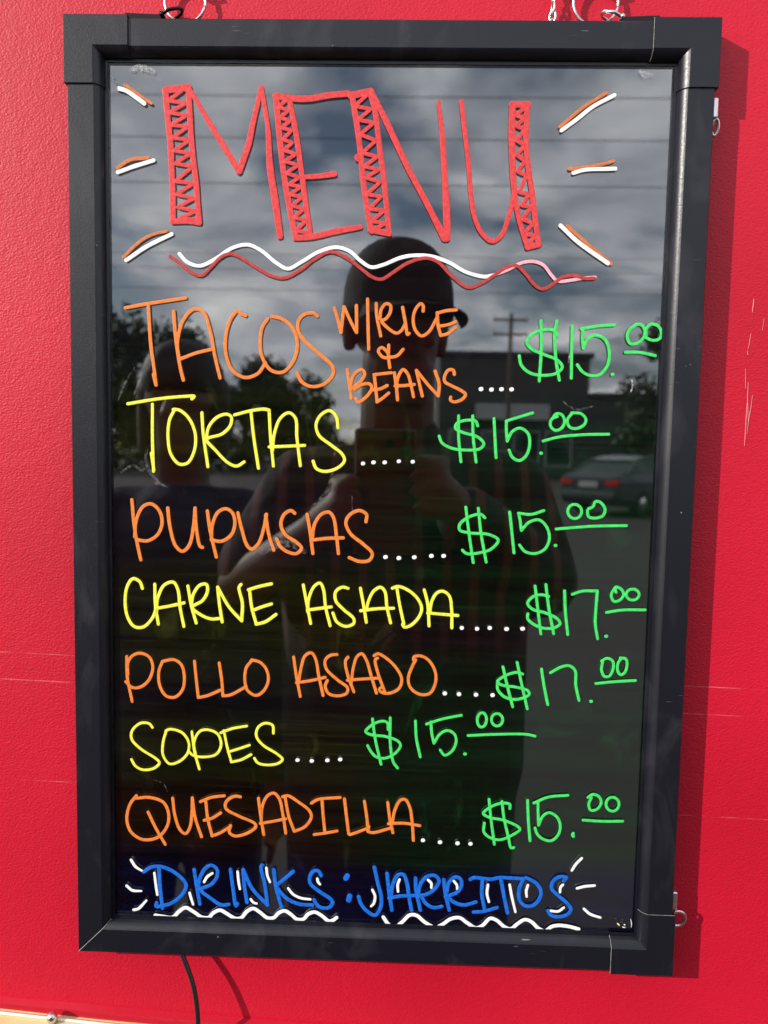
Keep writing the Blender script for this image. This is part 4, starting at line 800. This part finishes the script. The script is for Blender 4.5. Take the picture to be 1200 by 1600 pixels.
# low hedge bank under the trees
def f_hedge(nt, p):
    k = NT(nt); k.put(p.inputs['Base Color'], k.mix(k.noise(k.geo(), 1.5, 4), (0.03, 0.045, 0.02), (0.09, 0.10, 0.05)))
M_HEDGE = mat('hedge_leaves', rough=0.9, fn=f_hedge)
m = MB(); rnd = random.Random(11)
for i in range(5200):
    x = rnd.uniform(-36, -1.5); zz = rnd.uniform(0.0, 1.0)**0.8*(2.6+0.7*math.sin(x*0.7)+0.4*math.sin(x*2.1)); y = -47.5+rnd.gauss(0, 0.6)
    u = Vector((rnd.gauss(0, 1), rnd.gauss(0, 1), rnd.gauss(0, 1))).normalized(); v = u.orthogonal().normalized(); k = rnd.uniform(0.16, 0.34); p = Vector((x, y, zz))
    m.add([p-u*k, p-v*k*0.6, p+u*k, p+v*k*0.6], [(0, 1, 2, 3)])
me = bpy.data.meshes.new('hedge'); me.from_pydata(m.v, [], m.f); me.materials.append(M_HEDGE)
link(bpy.data.objects.new('hedge', me), None, 'scrubby dark green hedge growing along the foot of the trees', 'hedge', None, 'stuff')

# --- long dark shop building
def f_bld(nt, p):
    k = NT(nt); k.put(p.inputs['Base Color'], k.mix(k.noise(k.geo(), 0.8, 4), (0.055, 0.050, 0.048), (0.085, 0.078, 0.074)))
M_BLD = mat('dark_brick_wall', rough=0.85, fn=f_bld)
M_ROOF = mat('roof_felt', (0.05, 0.05, 0.055), 0.8)
M_WHITEB = mat('white_painted_metal', (0.50, 0.50, 0.49), 0.5)
M_PANE = mat('window_glass', (0.02, 0.025, 0.03), 0.08, ior=1.5)
bld = empty('shop_building', (6.0, -46, 0), 'long low dark shop building with a white awning across the lot', 'building')
m = MB(); m.box((6.4, -50, 3.55), (8.8, 9, 7.1)); m.box((17.0, -50, 2.4), (12.4, 9, 4.8)); m.obj('wall', M_BLD, bld)
m = MB(); m.box((6.4, -50, 7.25), (9.2, 9.4, 0.30)); m.box((17.1, -50, 4.95), (12.2, 9.4, 0.30)); m.obj('roof', M_ROOF, bld)
m = MB(); m.box((6.2, -44.9, 3.85), (4.2, 1.2, 0.9)); m.obj('awning', M_WHITEB, bld)
m = MB(); m.box((1.55, -45.4, 6.6), (0.85, 0.12, 1.9)); m.box((1.55, -45.46, 2.8), (0.18, 0.18, 5.6)); m.obj('white_panel', M_WHITEB, bld)  # white panel on a post at the shop's left end
for x in (3.4, 5.3, 7.2, 9.1):
    w = MB().box((x, -45.47, 1.75), (1.6, 0.10, 2.1)).obj('window', M_WHITEB, bld)
    MB().box((x, -45.41, 1.75), (1.4, 0.06, 1.9)).obj('pane', M_PANE, w)
d = MB().box((12.6, -45.47, 1.1), (1.1, 0.10, 2.2)).obj('door', M_ROOF, bld)
MB().box((12.2, -45.38, 1.1), (0.05, 0.08, 0.25)).obj('handle', M_STEEL, d)

# --- utility poles and wires
M_POLE = mat('weathered_timber', (0.10, 0.08, 0.065), 0.9, fn=f_bark)
def pole(x, y, h, label, arms):
    t = empty('utility_pole', (x, y, 0), label, 'utility pole', 'utility poles along the lot')
    m = MB(); m.tube([(x, y, 0), (x, y, h*0.5), (x, y, h)], [0.13, 0.11, 0.09], 10); m.obj('pole', M_POLE, t, True)
    for za in arms:
        m = MB(); m.box((x, y-0.16, za), (1.7, 0.09, 0.11)); a = m.obj('cross_arm', M_POLE, t)
        for dx in (-0.75, 0.75):
            MB().lathe((x+dx, y-0.16, za+0.055), (0, 0, 1), [(0.03, 0), (0.05, 0.05), (0.03, 0.1), (0.045, 0.14), (0.02, 0.17)], 10).obj('insulator', M_WHITEB, a, True)
pole(5.1, -38, 8.3, 'weathered utility pole with two cross arms in front of the dark shop', [8.0, 7.3])
pole(-17, -12, 7.4, 'weathered utility pole carrying the near wires beside the tree row', [7.1])
pole(16, -12, 7.4, 'weathered utility pole carrying the near wires beside the parked sedan', [7.1])
pole(-24, -25, 8.2, 'weathered utility pole carrying the far wires beside the tree row', [7.9])
pole(26, -25, 8.2, 'weathered utility pole carrying the far wires beyond the shop', [7.9])
M_WIRE = mat('black_cable', (0.03, 0.03, 0.032), 0.6)
def wire(x0, x1, y, z, r, sag, lab, grp):
    m = MB(); n = 30
    m.tube([(x0+(x1-x0)*i/n, y, z-sag*(1-(2*i/n-1)**2)) for i in range(n+1)], r, 6)
    m.obj('overhead_wire', M_WIRE, None, True, label=lab, cat='wire', group=grp)
for z, lab in ((7.10, 'topmost near overhead wire slung above the lot'), (6.46, 'middle near overhead wire slung above the lot'), (5.76, 'lowest near overhead wire slung above the lot')):
    wire(-17, 16, -12, z, 0.0075, 0.12, lab, 'near overhead wires')
for z, lab in ((7.92, 'topmost far overhead wire crossing behind the near wires'), (7.46, 'middle far overhead wire crossing behind the near wires'), (6.80, 'lowest far overhead wire crossing behind the near wires')):
    wire(-24, 26, -25, z, 0.010, 0.18, lab, 'far overhead wires')

# --- parked sedan, seen from its rear corner
def f_paint(nt, p): p.inputs['Coat Weight'].default_value = 0.6
M_CAR = mat('grey_car_paint', (0.075, 0.078, 0.085), 0.3, 0.5, fn=f_paint)
M_TAIL = mat('red_lamp_lens', (0.75, 0.01, 0.01), 0.15)
M_TYRE = mat('tyre_rubber', (0.02, 0.02, 0.02), 0.8)
M_CHROME = mat('chrome', (0.8, 0.8, 0.8), 0.1, 1.0)
car = empty('parked_sedan', (6.1, -19.4, 0), 'dark grey four door sedan with red tail lamps standing across the lot', 'car')
def car_pt(l, w, z): return Vector((l, w, z))
def sec(l, hw, z0, z1, r=0.18):
    pts = []
    for (w, z) in ((-hw*0.92, z0), (-hw, z0+0.15), (-hw, z1-r), (-hw*0.9, z1), (hw*0.9, z1), (hw, z1-r), (hw, z0+0.15), (hw*0.92, z0)): pts.append((l, w, z))
    return pts
CM = Matrix.Translation((6.1, -19.4, 0)) @ Matrix.Rotation(math.radians(-42), 4, 'Z')     # +X of the car = its nose
def car_part(m, name, mt, parent, smooth=False):
    v = [CM @ Vector(p) for p in m.v]
    return mesh(name, v, m.f, mt, parent, smooth)
m = MB(); m.loft([sec(-2.30, 0.74, 0.38, 0.90), sec(-2.22, 0.84, 0.28, 0.98), sec(-1.7, 0.90, 0.22, 1.02), sec(-0.6, 0.91, 0.20, 0.98), sec(0.6, 0.91, 0.20, 0.95), sec(1.3, 0.90, 0.20, 0.90), sec(2.0, 0.85, 0.24, 0.78), sec(2.3, 0.72, 0.34, 0.66)])
body = car_part(m, 'body', M_CAR, car)
def gsec(l, hb, zb, ht, zt): return [(l, -hb, zb), (l, -ht, zt), (l, ht, zt), (l, hb, zb)]
m = MB(); m.loft([gsec(-1.95, 0.72, 0.96, 0.70, 1.00), gsec(-1.25, 0.80, 0.96, 0.58, 1.36), gsec(-0.55, 0.82, 0.95, 0.60, 1.43), gsec(0.25, 0.82, 0.93, 0.60, 1.42), gsec(1.25, 0.78, 0.90, 0.72, 0.94)])
car_part(m, 'windows', M_PANE, car)
m = MB(); m.loft([gsec(-1.38, 0.61, 1.30, 0.58, 1.345), gsec(-0.9, 0.62, 1.40, 0.58, 1.425), gsec(-0.4, 0.63, 1.43, 0.58, 1.465), gsec(0.25, 0.62, 1.42, 0.58, 1.45), gsec(0.45, 0.60, 1.35, 0.57, 1.39)])
car_part(m, 'roof', M_CAR, car)
for s in (-1, 1):
    m = MB(); m.tube([(-1.92, s*0.73, 0.99), (-1.28, s*0.60, 1.35)], 0.05, 6); m.tube([(0.30, s*0.61, 1.42), (1.22, s*0.77, 0.92)], 0.04, 6); m.tube([(-0.45, s*0.83, 0.95), (-0.5, s*0.61, 1.43)], 0.035, 6)
    car_part(m, 'pillar', M_CAR, car)
    car_part(MB().box((-2.24, s*0.62, 0.80), (0.14, 0.36, 0.14), bev=0.03), 'tail_light', M_TAIL, car)
    car_part(MB().box((2.14, s*0.60, 0.62), (0.22, 0.32, 0.14), bev=0.03), 'headlight', M_CHROME, car)
    for l in (-1.38, 1.38):
        w = car_part(MB().lathe((l, s*0.72, 0.32), (0, s, 0), [(0.20, 0.0), (0.31, 0.0), (0.32, 0.04), (0.32, 0.16), (0.30, 0.19), (0.20, 0.195)], 22), 'wheel', M_TYRE, car)
        car_part(MB().lathe((l, s*0.86, 0.32), (0, s, 0), [(0.195, 0.0), (0.195, 0.05), (0.06, 0.065), (0.03, 0.07)], 12), 'rim', M_CHROME, w)
car_part(MB().box((-2.30, 0, 0.48), (0.14, 1.50, 0.22), bev=0.05), 'bumper', M_CAR, car)
car_part(MB().box((-2.315, 0, 0.76), (0.02, 0.52, 0.14)), 'number_plate', M_WHITEB, car)

# --- the photographer, facing the board, and the phone
def f_skin(nt, p):
    k = NT(nt); k.put(p.inputs['Base Color'], k.mix(k.noise(k.geo(), 30, 3), (0.085, 0.050, 0.037), (0.125, 0.075, 0.055)))
M_SKIN = mat('skin', rough=0.55, fn=f_skin)
def f_shirt(nt, p):
    k = NT(nt); g = k.geo(); x, y, z = k.sep(g)
    w = k.math('SINE', k.math('MULTIPLY', k.math('ADD', x, k.math('MULTIPLY', k.noise(g, 3, 2), 0.03)), 2*PI/0.042))
    up = k.ramp(k.math('SUBTRACT', z, 0.4), (0.72, 0.0), (0.80, 1.0))
    k.put(p.inputs['Base Color'], k.mix(k.math('MULTIPLY', up, k.ramp(w, (0.42, 0.0), (0.58, 1.0))), (0.022, 0.022, 0.026), (0.11, 0.07, 0.066)))
    k.put(p.inputs['Normal'], k.bump(k.noise(g, 25, 3), 0.5, 0.01))
M_SHIRT = mat('striped_cloth', rough=0.9, fn=f_shirt)
def f_cloth(nt, p):
    k = NT(nt); k.put(p.inputs['Normal'], k.bump(k.noise(k.map(k.geo(), (1, 1, 0.5)), 14, 4), 0.6, 0.015))
M_TROUSER = mat('dark_cloth', (0.020, 0.020, 0.026), 0.9, fn=f_cloth)
M_CAP = mat('cap_cloth', (0.018, 0.018, 0.020), 0.85, fn=f_cloth)
PY = -0.74
def P(x, d, z): return Vector((x, PY + d, z))        # d: towards the wall
person = empty('person', (0.02, PY, 0), 'person in dark cap and striped shirt holding up a red phone to the board', 'person')
def blob(name, caps, mt, voxel, parent, smooth_it=6):
    m = MB()
    for a, b, ra, rb in caps: m.capsule(a, b, ra, rb, 14)
    o = m.obj(name, mt, parent, True)
    r = o.modifiers.new('remesh', 'REMESH'); r.mode = 'VOXEL'; r.voxel_size = voxel; r.use_smooth_shade = True
    s = o.modifiers.new('smooth', 'SMOOTH'); s.factor = 0.5; s.iterations = smooth_it
    return o
hd = P(0.003, 0.02, 1.635); fa = math.radians(26)          # the face is turned towards +X
fd = Vector((math.sin(fa), math.cos(fa), 0)); sd = Vector((math.cos(fa), -math.sin(fa), 0))
ELL, ELR = P(-0.235, 0.06, 1.235), P(0.235, 0.03, 1.25)
HLL, HRR = Vector((-0.064, -0.520, 1.372)), Vector((0.056, -0.524, 1.400))
body_caps = [(P(0.0, -0.02, 1.40), hd+Vector((0, 0, -0.04)), 0.062, 0.058), (hd+Vector((0, 0, 0.03))-fd*0.012, hd+Vector((0, 0, 0.05)), 0.079, 0.074), (hd+fd*0.02+Vector((0, 0, -0.075)), hd+Vector((0, 0, 0.02)), 0.046, 0.068),
    (hd+fd*0.055+Vector((0, 0, -0.095)), hd+fd*0.05+Vector((0, 0, -0.07)), 0.026, 0.035),
    (hd+fd*0.078+Vector((0, 0, 0.012)), hd+fd*0.098+Vector((0, 0, -0.022)), 0.009, 0.013), (hd+sd*0.078-fd*0.012+Vector((0, 0, 0.015)), hd+sd*0.080-fd*0.012+Vector((0, 0, -0.022)), 0.016, 0.011), (hd-sd*0.078-fd*0.012+Vector((0, 0, 0.015)), hd-sd*0.080-fd*0.012+Vector((0, 0, -0.022)), 0.016, 0.011),
    (P(0.02, 0, 1.02), P(0.02, -0.01, 1.36), 0.13, 0.12), (P(-0.10, -0.01, 1.38), P(0.14, -0.01, 1.38), 0.065, 0.065), (P(0.02, 0, 0.95), P(0.02, 0, 1.0), 0.14, 0.13)]
for s, el, hn in ((-1, ELL, HLL), (1, ELR, HRR)):
    sh = P(0.02+s*0.165, -0.01, 1.385)
    wr = hn + (el-hn).normalized()*0.075
    body_caps += [(sh, el, 0.052, 0.040), (el, wr, 0.041, 0.027), (wr, hn, 0.027, 0.030), (hn+Vector((0, 0, -0.02)), hn+Vector((s*-0.002, 0, 0.025)), 0.024, 0.022)]
    hip = P(0.02+s*0.085, 0, 0.93); kn = P(0.02+s*0.10, 0.01, 0.50); an = P(0.02+s*0.115, -0.03, 0.09)
    body_caps += [(hip, kn, 0.085, 0.055), (kn, an, 0.055, 0.038), (an, an+Vector((0, 0.13, -0.05)), 0.036, 0.030)]
    # four fingers wrap the edge of the phone, the thumb lies along its face
    ex = -0.0615 if s < 0 else 0.0440
    for q, ln in enumerate((0.9, 1.0, 0.95, 0.75)):
        z = hn.z + 0.036 - 0.0205*q
        a = Vector((hn.x+s*0.012, hn.y-0.004, z)); b2 = Vector((ex+s*0.004, -0.520, z+0.003)); c2 = Vector((ex-s*0.006*ln, -0.506, z+0.004)); d2 = Vector((ex-s*0.016*ln, -0.503, z+0.002))
        body_caps += [(a, b2, 0.0100, 0.0090), (b2, c2, 0.0090, 0.0084), (c2, d2, 0.0084, 0.0072)]
    body_caps += [(hn+Vector((0, -0.006, 0.0)), Vector((ex-s*0.010, -0.540, hn.z+0.028)), 0.0125, 0.0105), (Vector((ex-s*0.010, -0.540, hn.z+0.028)), Vector((ex-s*0.026, -0.539, hn.z+0.046)), 0.0105, 0.0085)]
blob('body', body_caps, M_SKIN, 0.0045, person, 4)
sc = [(P(0.02, 0, 0.96), P(0.02, -0.01, 1.34), 0.155, 0.140), (P(-0.055, 0, 0.94), P(-0.06, -0.01, 1.30), 0.125, 0.125), (P(0.10, 0, 0.94), P(0.10, -0.01, 1.30), 0.125, 0.125), (P(-0.11, -0.01, 1.385), P(0.15, -0.01, 1.385), 0.076, 0.076), (P(0.01, -0.015, 1.40), P(0.01, -0.01, 1.455), 0.085, 0.070)]
for s, el in ((-1, ELL), (1, ELR)):
    sh = P(0.02+s*0.165, -0.01, 1.385); sc.append((sh, sh.lerp(el, 0.80 if s < 0 else 1.0), 0.072, 0.062))
    if s > 0: sc.append((el, el.lerp(HRR, 0.72), 0.062, 0.046))
blob('shirt', sc, M_SHIRT, 0.007, person)
tc = [(P(0.02, 0, 0.92), P(0.02, 0, 0.98), 0.150, 0.150)]
for s in (-1, 1):
    hip = P(0.02+s*0.085, 0, 0.93); kn = P(0.02+s*0.10, 0.01, 0.50); an = P(0.02+s*0.115, -0.03, 0.10)
    tc += [(hip, kn, 0.112, 0.080), (kn, an, 0.080, 0.066)]
blob('trousers', tc, M_TROUSER, 0.009, person)
for s in (-1, 1):
    an = P(0.02+s*0.115, -0.05, 0.05); blob('shoe', [(an, an+Vector((0, 0.20, -0.012)), 0.050, 0.040), (an, an+Vector((0, 0.0, 0.06)), 0.048, 0.044)], M_CORD, 0.006, person)
# cap: dome, band and curved bill
m = MB(); cc = hd+Vector((0, 0, 0.045))-fd*0.006; prof = []
for i in range(9):
    a = PI/2*i/8; prof.append((0.087*math.cos(a)**0.8+0.0005, 0.004+0.098*math.sin(a)))
m.lathe(cc, (0, 0, 1), [(0.087, -0.028), (0.0885, -0.010)]+prof, 28)
cap = m.obj('cap', M_CAP, person, True)
m = MB(); rows = []
for i in range(7):
    t = i/6; row = []
    for q in range(13):
        a = math.radians(-62+124*q/12); rr = 0.084+(0.046*math.cos(a*1.25)**0.7 if abs(a) < 1.2 else 0)*t
        p0 = cc+(fd*math.cos(a)+sd*math.sin(a))*rr+Vector((0, 0, -0.006-0.012*t-0.020*(math.sin(a)**2)*t)); row.append(p0)
    rows.append(row)
vs = [v for r in rows for v in r]+[v+Vector((0, 0, -0.003)) for r in rows for v in r]; nr = 13; fs = []; off = 7*13
for i in range(6):
    for q in range(12):
        a = i*nr+q; fs += [(a, a+1, a+nr+1, a+nr), (off+a+nr, off+a+nr+1, off+a+1, off+a)]
for q in range(12): fs += [(6*nr+q, 6*nr+q+1, off+6*nr+q+1, off+6*nr+q), (q+1, q, off+q, off+q+1)]
for i in range(6): fs += [(i*nr, (i+1)*nr, off+(i+1)*nr, off+i*nr), ((i+1)*nr+12, i*nr+12, off+i*nr+12, off+(i+1)*nr+12)]
m.add(vs, fs); m.obj('bill', M_CAP, cap, True)
# a second person standing beside the photographer
M_BLUE = mat('dark_blue_cloth', (0.016, 0.020, 0.045), 0.9, fn=f_cloth)
M_HAIR = mat('dark_hair', (0.010, 0.008, 0.007), 0.6, fn=f_cloth)
QX, QY = -0.43, -1.02
def P2(x, d, z): return Vector((QX + x, QY + d, z))
other = empty('person', (QX, QY, 0), 'person in dark blue top standing with arms hanging beside the photographer', 'person')
h2 = P2(0.0, 0.01, 1.53)
caps = [(P2(0, -0.01, 1.33), h2+Vector((0, 0, -0.05)), 0.055, 0.052), (h2+Vector((0, -0.01, 0.02)), h2+Vector((0, 0, 0.045)), 0.075, 0.068), (h2+Vector((0, 0.02, -0.075)), h2, 0.042, 0.064), (h2+Vector((0, 0.075, 0.01)), h2+Vector((0, 0.095, -0.02)), 0.009, 0.012),
        (h2+Vector((0.075, -0.01, 0.01)), h2+Vector((0.076, -0.01, -0.02)), 0.014, 0.010), (h2+Vector((-0.075, -0.01, 0.01)), h2+Vector((-0.076, -0.01, -0.02)), 0.014, 0.010),
        (P2(0, 0, 0.92), P2(0, 0, 1.28), 0.12, 0.11), (P2(-0.11, 0, 1.30), P2(0.11, 0, 1.30), 0.058, 0.058)]
top = [(P2(0, 0, 0.86), P2(0, 0, 1.26), 0.148, 0.130), (P2(-0.06, 0, 0.9), P2(-0.06, 0, 1.24), 0.115, 0.112), (P2(0.06, 0, 0.9), P2(0.06, 0, 1.24), 0.115, 0.112), (P2(-0.12, 0, 1.305), P2(0.12, 0, 1.305), 0.068, 0.068)]
trs = [(P2(0, 0, 0.86), P2(0, 0, 0.90), 0.145, 0.142)]
for s in (-1, 1):
    sh, el, hn = P2(s*0.155, 0, 1.30), P2(s*0.20, -0.02, 1.02), P2(s*0.205, 0.05, 0.78)
    caps += [(sh, el, 0.045, 0.036), (el, hn, 0.036, 0.025), (hn, hn+Vector((0, 0.01, -0.08)), 0.028, 0.024)]
    for q in range(4): caps.append((hn+Vector((0, -0.022+0.018*q, -0.08)), hn+Vector((-s*0.010, -0.015+0.018*q, -0.150+0.008*abs(q-1.5))), 0.0092, 0.0072))
    caps.append((hn+Vector((0, 0.02, -0.04)), hn+Vector((-s*0.012, 0.048, -0.095)), 0.011, 0.0085))
    top += [(sh, el, 0.062, 0.052), (el, el.lerp(hn, 0.85), 0.052, 0.040)]
    hip, kn, an = P2(s*0.08, 0, 0.85), P2(s*0.09, 0.01, 0.46), P2(s*0.10, -0.03, 0.09)
    caps += [(hip, kn, 0.078, 0.05), (kn, an, 0.05, 0.035), (an, an+Vector((0, 0.12, -0.05)), 0.033, 0.027)]
    trs += [(hip, kn, 0.100, 0.070), (kn, an, 0.070, 0.060)]
blob('body', caps, M_SKIN, 0.0055, other, 4); blob('jumper', top, M_BLUE, 0.008, other); blob('trousers', trs, M_TROUSER, 0.009, other)
blob('hair', [(h2+Vector((0, -0.02, 0.05)), h2+Vector((0, -0.01, 0.055)), 0.084, 0.080), (h2+Vector((0, -0.045, 0.03)), h2+Vector((0, -0.05, -0.09)), 0.070, 0.055), (h2+Vector((-0.055, -0.02, 0.03)), h2+Vector((-0.065, -0.02, -0.08)), 0.040, 0.028), (h2+Vector((0.055, -0.02, 0.03)), h2+Vector((0.065, -0.02, -0.08)), 0.040, 0.028)], M_HAIR, 0.006, other)
for s in (-1, 1):
    an = P2(s*0.10, -0.05, 0.048); blob('shoe', [(an, an+Vector((0, 0.18, -0.010)), 0.047, 0.038), (an, an+Vector((0, 0, 0.05)), 0.045, 0.042)], M_CORD, 0.006, other)
# phone
M_PHONE = mat('dark_red_case', (0.060, 0.012, 0.013), 0.45)
M_LENS = mat('lens_glass', (0.006, 0.006, 0.008), 0.05, ior=1.7)
ph = empty('phone', (-0.0105, -0.5180, 1.31), 'dark red smartphone held upright in both hands facing the board', 'phone')
MB().box((-0.0105, -0.5180, 1.395), (0.083, 0.0095, 0.170), bev=0.0035).obj('case', M_PHONE, ph)
MB().box((-0.0105, -0.52325, 1.395), (0.076, 0.001, 0.160)).obj('screen', M_LENS, ph)
for dx, dz in ((0.0153-0.0, 1.4504), (0.0153-0.021, 1.4650-0.004), (0.0153, 1.4720)):
    MB().lathe((dx, -0.5135, dz), (0, 1, 0), [(0.0062, 0.0), (0.0062, 0.0018), (0.0045, 0.0020), (0.004, 0.0012)], 16).obj('camera_lens', M_LENS, ph)
